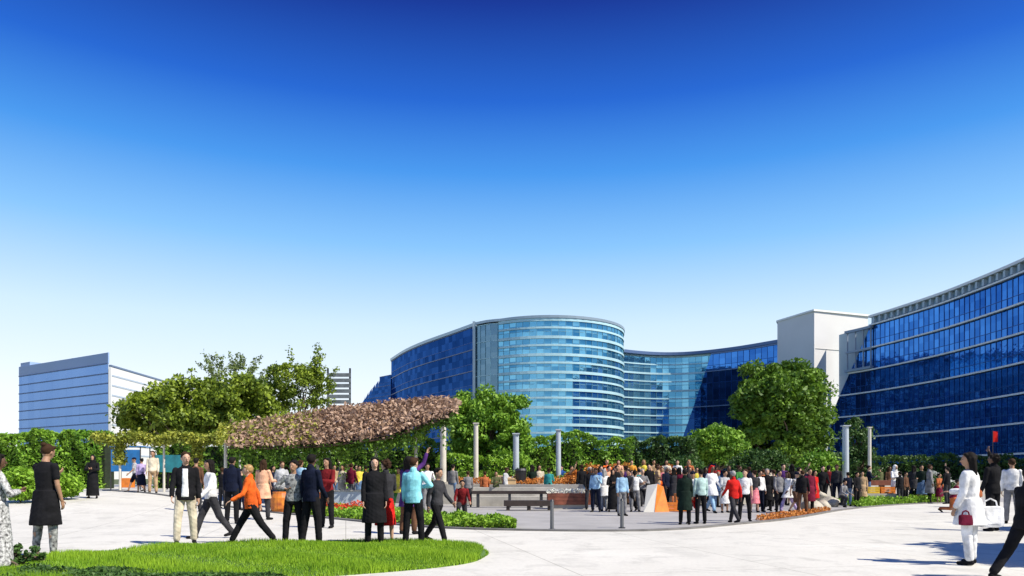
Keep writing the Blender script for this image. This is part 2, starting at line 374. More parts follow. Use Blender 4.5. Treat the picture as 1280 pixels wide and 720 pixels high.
# left pale block
b = empty("office_building", (-77, 138, 0)); b.location = (0, 0, 0)
tag(b, "distant pale blue glass office block with a white sunlit side at the far left", "building")
LBF = [(-77.6, 138.4), (-107.5, 157)]; HT = 24.2
pl = Path([Vector((*p, 0)) for p in LBF]).fix_side()
facade(b, pl, [22.9 - 1.9 * k for k in range(11, -1, -1)], G_PALE, LEDGE_B, MULL, col=2.6, ledge_h=0.2, ledge_d=0.12, split=0, bars=False, tilt=.004)
bm = bmesh.new(); sweep(bm, pl, 0, pl.len, -.2, .04, 23.02, HT + .8); obj("parapet", bm, mat("pale_blue_panel", (0.30, 0.43, 0.70), 0.4, vary=.05, scale=.1), b)
bm = bmesh.new(); sweep(bm, pl, pl.len - 4.5, pl.len - .5, -3.0, -.1, HT + .8, HT + 1.6); obj("roof_box", bm, MATS["pale_blue_panel"], b)
pr = Path([Vector((-77.1, 138.2, 0)), Vector((-78.5, 176, 0))]); pr.side = 1
if (pr.at(5, 1) - pr.at(5)).x < 0: pr.side = -1
bm = bmesh.new(); sweep(bm, pr, 0, pr.len, -.35, .12, -1, 22.2, 40); obj("wall", bm, mat("white_panel", (0.78, 0.79, 0.8), 0.6, vary=.03, scale=.1), b)
for z in [20.6 - 1.9 * k for k in range(10)]:
    bm = bmesh.new(); sweep(bm, pr, .3, pr.len - .3, .1, .17, z - .16, z + .16, 40); obj("window_strip", bm, mat("pale_strip", (0.42, 0.5, 0.62), 0.3), b)
bm = bmesh.new(); sweep(bm, pr, 0, pr.len, -.3, .2, 22.25, 22.6, 40); obj("roof_edge", bm, mat("grey_blue_edge", (0.14, 0.2, 0.32), 0.5), b)
core(b, pl, [(-112, 190), (-79.4, 178)], -1, 21.9, name="building_core")

# central tower: curved teal drum with navy wing
b = empty("glass_building")
tag(b, "drum-fronted teal glass building with a navy wing raking down on its left, in the centre", "building")
H1 = 29.2
def arc(cx, cy, r, a0, a1, n): return [Vector((cx + r * math.cos(R(a0 + (a1 - a0) * i / n)), cy + r * math.sin(R(a0 + (a1 - a0) * i / n)), 0)) for i in range(n + 1)]
drum = [Vector(p + (0,)) for p in [(-6.8, 134.6), (-4.0, 132.0)]] + arc(7, 143.4, 15.0, 232, 375, 60)
pd = Path(drum).fix_side(); pd.side = 1 if (pd.at(12, 1) - Vector((7, 143, 0))).length > (pd.at(12, 0) - Vector((7, 143, 0))).length and False else pd.side
zs = [1.0 + 3.13 * i for i in range(10)]
facade(b, pd, zs, G_GREY, LEDGE_T, MULL_T, end=lambda z: 5.3, col=1.3, ledge_h=.12, ledge_d=.08)
facade(b, pd, zs, G_TEAL, LEDGE_T, MULL_T, start=lambda z: 5.4, col=1.3, ledge_h=.5, ledge_d=.2, spandrel=LEDGE_T, sp_h=.36)
bm = bmesh.new(); sweep(bm, pd, 0, pd.len, -.3, .3, zs[-1] + .27, zs[-1] + .75); obj("roof_edge", bm, mat("steel_edge", (0.35, 0.42, 0.47), 0.35, metal=.6), b)
core(b, pd, [(20, 160), (-8, 160)], -1, zs[-1] + .5)
pdl = Path(catmull([(-7.0, 134.8), (-12.0, 142.7), (-18.6, 153), (-24, 163), (-29.5, 176)])).fix_side()
zs2 = [1.0 + 4.0 * i for i in range(8)]; zs2[-1] = 29.2
facade(b, pdl, zs2, G_NAVY, mat("navy_ledge", (0.06, 0.11, 0.26), .4), MULL, start=lambda z: .5, bars=False, col=1.5, ledge_h=.2, ledge_d=.1)
bm = bmesh.new(); sweep(bm, pdl, .35, pdl.len, -.3, .25, 29.3, 29.9); obj("roof_edge", bm, MATS["steel_edge"], b)
core(b, pdl, [(-10, 185), (-6, 160)], -1, 29.5)
bm = bmesh.new(); box(bm, (-7.1, 134.5, 14.8), (.5, .5, 30.6)); obj("corner_fin", bm, MATS["steel_edge"], b)
plo = Path(catmull([(-29.7, 176.5), (-34.5, 182), (-40.5, 188), (-48, 196)])).fix_side()
def rake(z): return plo.len * max(0.04, min(1, (26.0 - z) / 24.0)) ** 0.5
zs3 = [1.0 + 2.5 * i for i in range(11)]
facade(b, plo, zs3, G_NAVY, MATS["navy_ledge"], MULL, end=rake, bars=False, col=1.5, ledge_h=.12, ledge_d=.06)
for i in range(len(zs3) - 1): core(b, plo, [tuple(plo.at(rake(zs3[i + 1]), -9).xy), tuple(plo.at(0, -9).xy)], zs3[i] + .01, zs3[i + 1], s1=rake(zs3[i + 1]))

# concave wing with its slanted dark shade built as raked navy glass in front
b = empty("curved_wing_building")
tag(b, "concave teal glass wing with a raked navy volume, between the drum and white block", "building")
pw = Path(catmull([(20, 158), (25, 163.2), (34, 167), (42, 165.8), (50, 159.5), (56.5, 151.0)])).fix_side()
zsw = [1.2 + 3.95 * i for i in range(8)]
facade(b, pw, zsw, G_TEAL, LEDGE_T, MULL_T, col=1.5, ledge_h=.42, ledge_d=.2, spandrel=LEDGE_T, sp_h=.28)
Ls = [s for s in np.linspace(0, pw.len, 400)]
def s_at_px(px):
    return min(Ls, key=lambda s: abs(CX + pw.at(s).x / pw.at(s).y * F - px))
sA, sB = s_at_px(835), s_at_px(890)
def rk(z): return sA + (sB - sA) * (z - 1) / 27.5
zsn = [1.2 + 3.95 * i for i in range(8)]
facade(b, pw, zsn[:7], G_NAVY, mat("blue_ledge", (0.16, 0.24, 0.42), .5), MULL, start=rk, col=1.5, off=0.9, ledge_h=.2, ledge_d=.25, skip_ledges=(1, 3, 5))  # darker glazing stands in for the shade lying across the wing
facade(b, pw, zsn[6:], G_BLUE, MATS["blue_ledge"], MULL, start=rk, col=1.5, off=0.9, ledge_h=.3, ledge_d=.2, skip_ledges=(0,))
bm = bmesh.new(); sweep(bm, pw, 0, pw.len, -.3, 1.2, zsw[-1] + .22, zsw[-1] + .9); obj("roof_edge", bm, mat("blue_grey_edge", (0.10, 0.17, 0.33), .45, metal=.3), b)
core(b, pw, [(62, 170), (40, 184), (20, 180)], -1, zsw[-1] + .9)

# white block
b = empty("white_block_building")
tag(b, "plain white rendered block rising between the concave wing and the right hand glass facade", "building")
bm = bmesh.new(); prism(bm, [(58.6, 139.6), (55.1, 149.5), (62.5, 165), (74, 165), (71.4, 144.4)], -1, 33.2); obj("wall", bm, RENDER_W, b)
bm = bmesh.new(); prism(bm, [(58.4, 139.3), (54.9, 149.6), (62.3, 165.3), (74.3, 165.3), (71.7, 144.2)], 33.2, 33.55); obj("parapet_cap", bm, LEDGE, b)
for zj in (26, 18):
    bm = bmesh.new(); box(bm, (65.0, 141.94, zj), (13.0, .06, .08), math.atan2(4.8, 12.8)); obj("joint_strip", bm, mat("joint_grey", (.5, .5, .48), .8), b)

# right concave facade
b = empty("glass_building")
tag(b, "big concave blue glass office facade with white floor ledges running off the right edge", "building")
pR = Path(catmull([(60.4, 141.2), (62.3, 137.6), (65.2, 130.6), (67.6, 119), (68.6, 110), (68.7, 96.4), (67.4, 82), (64, 66), (58.5, 50)])).fix_side()
zr = [0.2, 4.3, 8.4, 12.4, 16.5, 20.5, 24.5, 28.6]
sTop = pR.L[16]; sMid = pR.L[8]
def rr(z): return sMid * .6 + (sTop - sMid * .6) * max(0, (z - 12.4) / 16.5) ** 1.1
sMx = pR.L[30]
facade(b, pR, zr[:5], G_NAVY, LEDGE, MULL, start=rr, col=1.15, ledge_h=.25, ledge_d=.5)
facade(b, pR, zr[4:6], G_NAVY, LEDGE, MULL, start=rr, end=lambda z: sMx, col=1.15, ledge_h=.25, ledge_d=.5, skip_ledges=(0,))
facade(b, pR, zr[4:6], G_BLUE, LEDGE, MULL, start=lambda z: sMx, col=1.15, ledge_h=.25, ledge_d=.5, skip_ledges=(0,))
facade(b, pR, zr[5:], G_BLUE, LEDGE, MULL, start=rr, col=1.15, ledge_h=.25, ledge_d=.5, skip_ledges=(0,))
bm = bmesh.new(); sweep(bm, pR, rr(29), pR.len, -.2, .75, 29.9, 30.3); obj("roof_edge", bm, LEDGE, b)
for s in np.arange(rr(29) + 1, pR.len - 30, 1.5):
    bm = bmesh.new(); a = pR.at(s, .3); e = pR.at(s + .1) - pR.at(s - .1); box(bm, (a.x, a.y, 29.33), (.45, .5, 1.0), math.atan2(e.y, e.x))
    obj("roof_bracket", bm, mat("pale_blue_steel", (.45, .55, .62), .5), b)
bm = bmesh.new(); sweep(bm, pR, rr(29), pR.len, -.3, .05, 28.8, 29.88); obj("parapet", bm, mat("teal_panel", (.24, .38, .50), .4), b)
for i in range(len(zr) - 1): core(b, pR, [(72, 50), (77, 90), (76, 112), (69, 130), (63.4, 139.6)], zr[i] - (1 if i == 0 else -.01), zr[i + 1], s0=rr(zr[i + 1]) + .3, m=MATS['teal_panel'])
core(b, pR, [(72, 50), (77, 90), (76, 112), (69, 130), (66.9, 133.2)], 28.61, 29.8, s0=rr(29) + .3, m=ROOF_M)
# pale framed corner at the top of the raked end
bm = bmesh.new()
for s, z in [(sTop - 5.5, 20.7), (sTop - 5.5, 28.0)]:
    sweep(bm, pR, s, sTop + .6, .1, .8, z, z + .45)
for s in np.linspace(sTop - 5.2, sTop + .2, 4):
    a = pR.at(s, .3); box(bm, (a.x, a.y, 24.5), (.22, .22, 7.2))
sweep(bm, pR, sTop - 5.5, sTop + .6, .2, .6, 24.2, 24.6)
obj("corner_frame", bm, mat("frame_grey", (.28, .36, .46), .5), b)
bm = bmesh.new(); a = pR.at(rr(1), .45); box(bm, (a.x, a.y, 9), (.45, .45, 18)); obj("corner_post", bm, mat("frame_blue", (.3, .42, .55), .5), b)
# raked end wall
bm = bmesh.new(); pv = None
for z in zr + [30.0]:
    a = pR.at(max(rr(z) - .05, 0), .02); bck = a + Vector((1.6, .45, 0))
    q = (bm.verts.new((a.x, a.y, z)), bm.verts.new((bck.x, bck.y, z)))
    if pv: bm.faces.new((pv[0], pv[1], q[1], q[0]))
    pv = q
obj("end_wall", bm, MATS["teal_panel"], b)

# slatted billboard frame behind the trees
X, Y = (424 - CX) / F * 70, 70
b = empty("billboard_frame", (X, Y, 0))
tag(b, "dark grey slatted billboard frame on posts behind the airy tree", "billboard")
for dx in (-1.1, 1.05):
    bm = bmesh.new(); box(bm, (dx, 0, 5.9), (.16, .16, 11.8)); obj("post", bm, DARK_M, b)
for k in range(7):
    bm = bmesh.new(); box(bm, (0, -.16, 8.0 + k * .52), (2.3, .05, .36), 0); 
    o = obj("slat", bm, mat("slat_grey", (.13, .15, .16), .6, vary=.3, scale=2), b); 
bm = bmesh.new(); box(bm, (0, .1, 9.5), (2.0, .1, .14)); box(bm, (0, .1, 7.6), (2.0, .1, .14)); obj("cross_rail", bm, DARK_M, b)

# ------------------------------------------------------------------ vegetation
def leaf_polys(C, size, up=0.35, aspect=1.7):
    n = len(C); N = rng.normal(size=(n, 3)); N[:, 2] += up; N /= np.linalg.norm(N, axis=1)[:, None]
    T = rng.normal(size=(n, 3)); T -= (T * N).sum(1)[:, None] * N; T /= np.linalg.norm(T, axis=1)[:, None]; B = np.cross(N, T)
    s = (size * rng.uniform(0.6, 1.35, n))[:, None]; a, b_ = T * s * 0.5 * aspect ** .5, B * s * 0.5 / aspect ** .5
    return np.stack([C - a, C + b_ * .95 + N * s * .08, C + a, C - b_ * .95 + N * s * .08], 1)
def clumps(center, rad, nc, per, cr, shell=0.55, flat=0.75):
    """leaf centres grouped in clumps through an ellipsoid"""
    D = rng.normal(size=(nc, 3)); D /= np.linalg.norm(D, axis=1)[:, None]
    r = (shell + (1 - shell) * rng.random(nc)) ** 0.6; C = np.array(center) + D * r[:, None] * np.array(rad)
    out_ = []
    for c in C:
        m = int(per * rng.uniform(.35, 1.6)); d = rng.normal(size=(m, 3)); d /= np.linalg.norm(d, axis=1)[:, None]
        q = d * (rng.random(m) ** .45)[:, None] * cr * rng.uniform(.5, 1.4); q[:, 2] *= flat; out_.append(c + q)
    return np.concatenate(out_), C
def limb(bm, a, b, r0, r1, seg=7, wob=.08, n=4):
    a, b = Vector(a), Vector(b); L = (b - a).length; p = a
    for i in range(1, n + 1):
        t = i / n; q = a.lerp(b, t) + (Vector((random.uniform(-1, 1), random.uniform(-1, 1), random.uniform(-.3, .3))) * L * wob if i < n else Vector())
        cyl(bm, p, q, r0 + (r1 - r0) * (t - 1 / n), (r0 + (r1 - r0) * t) , seg); p = q
def tree(name, label, loc, lobes, m, leaf=.22, nc=60, per=120, cr=.8, trunk_r=.22, group=None, fork=0.3, cat="tree", trunk_h=None, multi=1, name_crown="crown", sprays=0, m2=None):
    t = empty(name, loc); tag(t, label, cat, group); allC, tips = [], []
    tot = sum(r[0] * r[1] * r[2] for _, r in lobes)
    for c, r in lobes:
        k = max(4, int(nc * r[0] * r[1] * r[2] / tot)); L, C = clumps(c, r, k, per, cr); allC.append(L); tips.append(C)
    for _ in range(sprays):
        c, r = lobes[rng.integers(len(lobes))]; d = rng.normal(size=3); d[2] = abs(d[2]) + .8; d /= np.linalg.norm(d)
        s = np.array(c) + d * np.array(r) * .8; e = s + d * rng.uniform(.8, 1.7); tt = rng.random(60)[:, None]
        allC.append(s + (e - s) * tt + rng.normal(size=(60, 3)) * .11)
    LC = np.concatenate(allC); LC = LC[LC[:, 2] > .12]
    bm = bmesh.new(); T = np.concatenate(tips); top = min(c[2] for c, r in lobes)
    hf = top * fork if trunk_h is None else trunk_h
    for k in range(multi):
        base = Vector((random.uniform(-.3, .3), random.uniform(-.2, .2), -.1)) if multi > 1 else Vector((0, 0, -.1)); fk = Vector((random.uniform(-.2, .2) + base.x, base.y, hf))
        limb(bm, base, fk, trunk_r, trunk_r * .75, 9, .03)
        idx = rng.choice(len(T), size=min(len(T), 14), replace=False)
        for i in idx: limb(bm, fk, T[i], trunk_r * .5, .02, 6, .07)
    obj("trunk", bm, BARK, t, smooth=True)
    cr_o = quads_mesh(name_crown, leaf_polys(LC, leaf), 4, m, t)
    return t
def U(px, py, Y):  # world point at a given depth
    return ((px - CX) / F * Y, Y, EYE + (HY - py) / F * Y)

def place_tree(px, Y, lobes_px, **k):
    X = (px - CX) / F * Y; z = gz(X, Y) if not (35 < Y < 62 and -9.5 < X < 40) else .95; lobes = []
    for (lx, ly, rx, ry) in lobes_px:
        x, _, zz = U(lx, ly, Y); lobes.append(((x - X, random.uniform(-.6, .6), zz - z), (rx / F * Y, rx / F * Y * .8, ry / F * Y)))
    return tree(loc=(X, Y, z), lobes=lobes, **k)

# big round tree on the right
place_tree(982, 56, [(978, 492, 50, 36), (945, 500, 28, 26), (1015, 510, 30, 34), (975, 545, 52, 34), (1000, 470, 26, 16), (955, 470, 26, 18), (975, 510, 40, 40), (935, 535, 24, 24), (1018, 550, 28, 30)],
           name="broadleaf_tree", label="large dense round-crowned green tree before the white block", m=LEAF_MID, leaf=.26, nc=330, per=190, cr=.75, trunk_r=.3, trunk_h=1.6)
place_tree(897, 52, [(895, 556, 32, 22), (875, 566, 20, 16), (915, 562, 20, 20)],
           name="small_tree", label="small bright round tree left of the large round-crowned tree", m=LEAF_BRIGHT, leaf=.2, nc=120, per=160, cr=.55, trunk_r=.12, trunk_h=.8)
place_tree(235, 50, [(235, 508, 55, 36), (190, 520, 38, 28), (295, 506, 46, 38), (250, 530, 60, 22), (170, 530, 20, 18), (200, 500, 26, 18), (320, 520, 30, 24)],
           name="broadleaf_tree", label="wide dark olive-green tree with patchy yellowish leaves left of the thatched canopy", m=LEAF_OLIVE, leaf=.24, nc=300, per=150, cr=.7, trunk_r=.28, trunk_h=2.2, sprays=6)
place_tree(372, 54, [(368, 484, 36, 32), (335, 498, 34, 26), (400, 488, 20, 24), (385, 462, 18, 14)],
           name="airy_tree", label="taller airy tree with thin leafy sprays beside the slatted billboard frame", m=LEAF_OLIVE, leaf=.18, nc=130, per=85, cr=.5, trunk_r=.2, trunk_h=2.5, sprays=22)
place_tree(300, 60, [(300, 478, 40, 20), (270, 468, 20, 12)],
           name="airy_tree", label="thin wispy-topped tree showing bare twigs above the dark olive tree", m=LEAF_DULL, leaf=.16, nc=22, per=50, cr=.55, trunk_r=.16, trunk_h=3, sprays=30)
place_tree(612, 42, [(600, 512, 36, 24), (635, 520, 24, 30), (612, 545, 46, 38), (578, 516, 22, 22), (625, 580, 40, 26), (590, 560, 30, 34), (640, 560, 22, 30)],
           name="broadleaf_tree", label="lime-topped bushy tree at the right tip of the thatched canopy", m=LEAF_BRIGHT, leaf=.17, nc=330, per=150, cr=.5, trunk_r=.16, trunk_h=1)
place_tree(1073, 44, [(1073, 545, 16, 24), (1075, 580, 20, 20), (1070, 560, 15, 20)],
           name="small_tree", label="slender ivy-green tree between two pale posts at the right", m=LEAF_DARK, leaf=.15, nc=60, per=90, cr=.4, trunk_r=.08, trunk_h=.6)

def hedge(name, label, x0, x1, Y, ztop, zb, depth, m, leaf=.14, dens=260, group=None, cat="hedge", wav=.18, parent=None, rz=0):
    """leafy hedge: leaves around a dark woody inner volume"""
    W_ = x1 - x0; n = int(W_ * (ztop - zb) * dens * 1.0) + int(W_ * depth * dens * .8)
    x = rng.uniform(-W_ / 2, W_ / 2, n); y = -depth / 2 + rng.exponential(.16, n) * 1.0; z = rng.uniform(0, ztop - zb, n)
    topm = rng.random(n) < .35; z[topm] = (ztop - zb) - rng.exponential(.12, topm.sum()); y[topm] = rng.uniform(-depth / 2, depth / 2, topm.sum())
    hh = wav * np.array([2.6 * noise.noise(Vector((a * .55 + x0, 1.3, 0))) + 1.3 * noise.noise(Vector((a * 1.7, 5.1, x0))) + .8 * noise.noise(Vector((a * 4.1, b_ * .5, x0))) for a, b_ in zip(x, y)])
    y += .14 * np.sin(x * 3.1 + z * 2.3) + .1 * np.sin(x * 7 + 2 * z); z = np.maximum(z * (1 + hh / max(ztop - zb, .3)), 0.02)
    t = empty(name, ((x0 + x1) / 2, Y, zb), rz); tag(t, label, cat, group)
    quads_mesh("foliage", leaf_polys(np.stack([x, y, z], 1), leaf), 4, m, t)
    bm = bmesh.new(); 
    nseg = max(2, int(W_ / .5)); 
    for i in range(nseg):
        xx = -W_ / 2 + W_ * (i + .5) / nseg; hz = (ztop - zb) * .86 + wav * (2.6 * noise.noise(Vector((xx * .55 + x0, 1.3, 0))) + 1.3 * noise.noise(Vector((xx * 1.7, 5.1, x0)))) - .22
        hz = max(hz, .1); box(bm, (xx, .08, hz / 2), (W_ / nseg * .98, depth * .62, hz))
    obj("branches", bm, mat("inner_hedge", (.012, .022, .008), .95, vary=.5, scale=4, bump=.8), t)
    return t
def HX(px, Y): return (px - CX) / F * Y
def hz_(py, Y): return EYE + (HY - py) / F * Y
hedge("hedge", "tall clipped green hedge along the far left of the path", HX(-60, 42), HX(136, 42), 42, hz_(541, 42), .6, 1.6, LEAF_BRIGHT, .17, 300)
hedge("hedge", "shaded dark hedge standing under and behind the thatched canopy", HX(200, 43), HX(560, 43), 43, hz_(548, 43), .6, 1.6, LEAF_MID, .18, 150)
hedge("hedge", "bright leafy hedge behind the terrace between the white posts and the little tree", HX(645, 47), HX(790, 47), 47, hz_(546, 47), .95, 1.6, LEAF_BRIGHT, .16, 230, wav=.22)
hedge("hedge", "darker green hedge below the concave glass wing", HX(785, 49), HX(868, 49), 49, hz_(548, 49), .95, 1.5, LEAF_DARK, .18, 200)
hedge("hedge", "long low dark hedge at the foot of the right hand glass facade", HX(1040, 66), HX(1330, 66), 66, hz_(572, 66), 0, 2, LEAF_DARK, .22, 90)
hedge("hedge", "yellow-green shrubbery below the canopy posts in the middle", HX(545, 39), HX(660, 39), 39.5, hz_(572, 39.5), .95, 1.0, LEAF_LIME, .13, 260)
def shrub(label, px, Y, pw_, ph, m, group=None, leaf=.1, nc=18, per=70, z=None, name="shrub", cat="shrub", py=None):
    X = HX(px, Y); z = gz(X, Y) if z is None else z; w = pw_ / F * Y / 2; h = ph / F * Y
    return tree(name, label, (X, Y, z), [((0, 0, h * .5), (w * .85, w * .7, h * .42))], m, leaf=leaf, nc=nc, per=per, cr=min(w, h) * .42, trunk_r=.03, trunk_h=.1, group=group, cat=cat, name_crown="foliage")
shrub("broad low vivid green shrub behind the woman in the black dress at far left", 28, 25.5, 46, 40, LEAF_LIME, leaf=.12, nc=60, per=150)
shrub("rounded yellowish green shrub right of the woman in the black dress", 78, 27, 38, 34, LEAF_LIME, leaf=.12, nc=45, per=130)
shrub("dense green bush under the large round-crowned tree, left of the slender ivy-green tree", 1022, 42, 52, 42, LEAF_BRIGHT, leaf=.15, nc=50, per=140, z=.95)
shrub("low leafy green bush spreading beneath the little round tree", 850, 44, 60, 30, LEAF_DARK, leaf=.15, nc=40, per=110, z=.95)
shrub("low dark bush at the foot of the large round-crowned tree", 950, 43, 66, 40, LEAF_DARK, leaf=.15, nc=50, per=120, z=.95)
for i, (px, w, h, l) in enumerate([(1146, 20, 34, "white-flowering bush nearest the white hooded figure"), (1163, 22, 40, "tallest white-flowering bush in the row before the blue facade"), (1181, 22, 32, "white-flowering bush beside the kneeling person")]):
    X = HX(px, 38.5); s = shrub(l, px, 38.5, w * 1.15, h, LEAF_DARK, group="white-flowering bushes before the right facade", leaf=.1, nc=20, per=90, name="flowering_shrub")
    L, _ = clumps((0, 0, h / F * 38.5 * .55), (w / F * 19, w / F * 17, h / F * 17), 26, 26, .16); quads_mesh("blossom", leaf_polys(L, .11), 4, WHITE_FLOWER, s)
for i, (px, w, l) in enumerate([(718, 22, "orange-leaved shrub at the left end of the terrace row"), (742, 26, "orange-leaved shrub behind the man in the light blue shirt"), (775, 30, "orange-leaved shrub above the middle of the seated rows"), (838, 30, "orange-leaved shrub at the right end of the seated rows")]):
    shrub(l, px, 38.2 if px > 730 else 36, w * 1.15, 26 if px > 730 else 17, ORANGE_LEAF, group="orange-leaved shrubs on the terrace", leaf=.1, nc=22, per=60, z=.95)

def bed(name, label, x0, x1, near, far, m, n, h, leaf=.07, dz=0.0, cat="plants"):
    x = rng.uniform(x0, x1, n); v = rng.random(n); y = np.array([near(a) + (far(a) - near(a)) * b_ for a, b_ in zip(x, v)])
    lump = np.array([noise.noise(Vector((a * 1.6, b_ * 1.6, 3))) for a, b_ in zip(x, y)])
    z = np.array([gz(a, b_) for a, b_ in zip(x, y)]) + dz + rng.random(n) ** .7 * h * (0.75 + .6 * lump)
    return tag(quads_mesh(name, leaf_polys(np.stack([x, y, z], 1), leaf), 4, m), label, cat, kind="stuff")
inner_kerb = lambda x: kerb_f(x) + .25
bed_end = HX(645, 19.2)
bed_far2 = curve([(-8.8, 29.5), (-5, 26.5), (-2.2, 22.6), (-.6, 20.3), (.1, 19.0)])
tag(sheet("soil_bed", -8.8, .1, inner_kerb, bed_far2, .02, SOIL, 40, 10), kind="structure")
bed("ground_cover", "yellow-green ground cover in the planting bed behind the lawn", -8.8, 0.1, inner_kerb, bed_far2, LEAF_LIME, 16000, .34, .08)
rf = at(436, 646)
fb = lambda x: rf[1] + .6
bed("red_flowers", "band of red and orange flowers in the planting bed", HX(385, rf[1]), HX(470, rf[1]), lambda x: rf[1] + .9, lambda x: rf[1] + 1.9, RED_FLOWER, 1800, .5, .07)
gn = lambda x: kerb_f(x) + .2
bed("ground_cover", "pale green low planting along the plaza edge at the right", 15.2, 22.5, gn, lambda x: kerb_f(x) + 3.2, LEAF_LIME, 9000, .4, .09)
bed("amber_flowers", "amber flowers along the plaza edge under the crowd", 7.6, 12.4, gn, lambda x: kerb_f(x) + 1.0, ORANGE_LEAF, 2600, .2, .06)

# lawn island
lawn_far = curve([at(*p) for p in [(-200, 715), (0, 707), (60, 698), (130, 691), (220, 682.5), (330, 679), (450, 678), (540, 680.5), (590, 684.5), (611, 692.5)]])
near_pts = [at(*p) for p in [(611, 693), (596, 702), (560, 709), (500, 715), (430, 720), (330, 728), (200, 745), (0, 790), (-200, 800)]]
lawn_near = curve(near_pts); LX0, LX1 = -9.0, at(611, 693)[0] - .02
tag(sheet("lawn_soil", LX0, LX1, lawn_near, lawn_far, .0, mat("lawn_base", (.06, .12, .02), .95, vary=.4, scale=6), 140, 24, hump=.07), kind="structure")
n = 120000; x = rng.uniform(LX0, LX1, n); v = rng.random(n)
na = np.array([lawn_near(a) for a in x]); fa = np.array([lawn_far(a) for a in x]); y = na + (fa - na) * v
z = np.array([gz(a, b_) for a, b_ in zip(x, y)]) + .07 * (4 * v * (1 - v)) ** .4 * ((x > LX0) & (x < LX1 - .1))
h = rng.uniform(.03, .085, n) * (1 + .5 * np.sin(x * 2.1 + y * 3)) ; a = rng.uniform(0, 6.28, n); w = .007
lx, ly = rng.normal(0, .018, n), rng.normal(0, .018, n)
V = np.stack([np.stack([x - w * np.cos(a), y - w * np.sin(a), z - .01], 1), np.stack([x + w * np.cos(a), y + w * np.sin(a), z - .01], 1), np.stack([x + lx, y + ly, z + h], 1)], 1)
GRASS = leafmat("grass_blade", (.11, .27, .008), (.38, .58, .035), .8)
tag(quads_mesh("grass", V, 3, GRASS), "bright mown grass of the rounded lawn island in the foreground", "grass", kind="stuff")
lipf = lambda x: lawn_near(x) + .45
bed("ground_cover", "dark leafy ground cover along the near edge of the lawn", -7.0, -2.5, lambda x: 9.0, lambda x: 10.04 + .08 * math.sin(x * 3) - 1.0 * max(0, (x + 7.0) / 4.5) ** 3 , LEAF_DARK, 26000, .16, .05)
def small_plant(label, px, py, h, m=LEAF_DARK):
    X, Y = at(px, py); return shrub(label, px, Y, h * .9 * F / Y, h * F / Y, m, leaf=.05, nc=16, per=50, name="plant", cat="plant", group="dark plants at the lower left")
small_plant("taller dark plant at the feet of the patterned figure at the left edge", 26, 713, .42)
small_plant("dark plant at the feet of the woman in the black dress", 44, 708, .3)
small_plant("small dark plant at the bottom left tip of the lawn", 8, 716, .25)

# ------------------------------------------------------------------ thatched canopy, posts
b = empty("pergola_canopy", (0, 0, 0))
tag(b, "sagging canopy thatched with brown twigs on pale posts, its right tip raised", "canopy")
def canopy_pt(t, v):
    px_r = 285 + (566 - 285) * t; yr = np.interp(t, [0, .25, .45, .7, .93, 1], [533, 521, 511, 503, 499.5, 504])
    ye = np.interp(t, [0, .2, .45, .7, .85, 1], [556, 557, 554, 545, 532, 514])
    A = np.array(U(px_r + 6, yr, 33.0)); B = np.array(U(px_r, ye, 29.5)); p = A + (B - A) * v
    p[2] += .12 * math.sin(math.pi * v); return p
bm = bmesh.new(); G = [[bm.verts.new(canopy_pt(i / 40, j / 10)) for j in range(11)] for i in range(41)]
G2 = [[bm.verts.new(canopy_pt(i / 40, j / 10) - np.array([0, 0, .12])) for j in range(11)] for i in range(41)]
for i in range(40):
    for j in range(10):
        if (i + j) % 2 == 0 or random.random() < .45:
            bm.faces.new((G[i][j], G[i + 1][j], G[i + 1][j + 1], G[i][j + 1])); bm.faces.new((G2[i][j], G2[i][j + 1], G2[i + 1][j + 1], G2[i + 1][j]))
obj("lattice", bm, mat("brown_lattice", (.05, .028, .02), .8, vary=.4, scale=5), b)
n = 13000; C = np.array([canopy_pt(a, c) for a, c in zip(rng.random(n), rng.random(n))]); C[:, 2] += rng.normal(0, .075, n) + .03; C[:, 1] += rng.normal(0, .14, n); C[:, 0] += rng.normal(0, .10, n)
quads_mesh("thatch", leaf_polys(C, .15, up=1.0, aspect=1.7), 4, TWIG, b)
n = 2600; tt_ = rng.random(n) ** 2.2 * .45 - .05; C = np.array([canopy_pt(max(a, -.05), c) for a, c in zip(tt_, rng.random(n))]); C[:, 2] += rng.normal(0, .06, n) + .07; C[:, 1] -= .05
quads_mesh("creeper", leaf_polys(C, .13), 4, LEAF_YELLOW, b)
n = 6000; tt_ = rng.random(n); C = np.array([canopy_pt(a, 1.0) for a in tt_]); C[:, 2] -= rng.exponential(.22, n) * (1 + .6 * np.sin(tt_ * 40)) + .03; C[:, 1] += rng.uniform(0, 1.2, n)
quads_mesh("hanging_vine", leaf_polys(C, .12), 4, LEAF_MID, b)
for px, Y in ((282, 31), (397, 31), (520, 31.5), (470, 31)):
    X = HX(px, Y); bm = bmesh.new(); z0 = gz(X, Y); zt = canopy_pt((px - 285) / 281 if px > 285 else 0, .5)[2] - .1
    cyl(bm, (X, Y, z0 - .05), (X, Y, zt), .075, .065, 10); obj("post", bm, CREAM_P, b)
for v in (.03, .97):
    bm = bmesh.new(); 
    for i in range(20):
        p, q = canopy_pt(i / 20, v), canopy_pt((i + 1) / 20, v); cyl(bm, (p[0], p[1], p[2] - .16), (q[0], q[1], q[2] - .16), .05, .05, 6)
    obj("beam", bm, mat("beam_brown", (.12, .08, .05), .8), b)

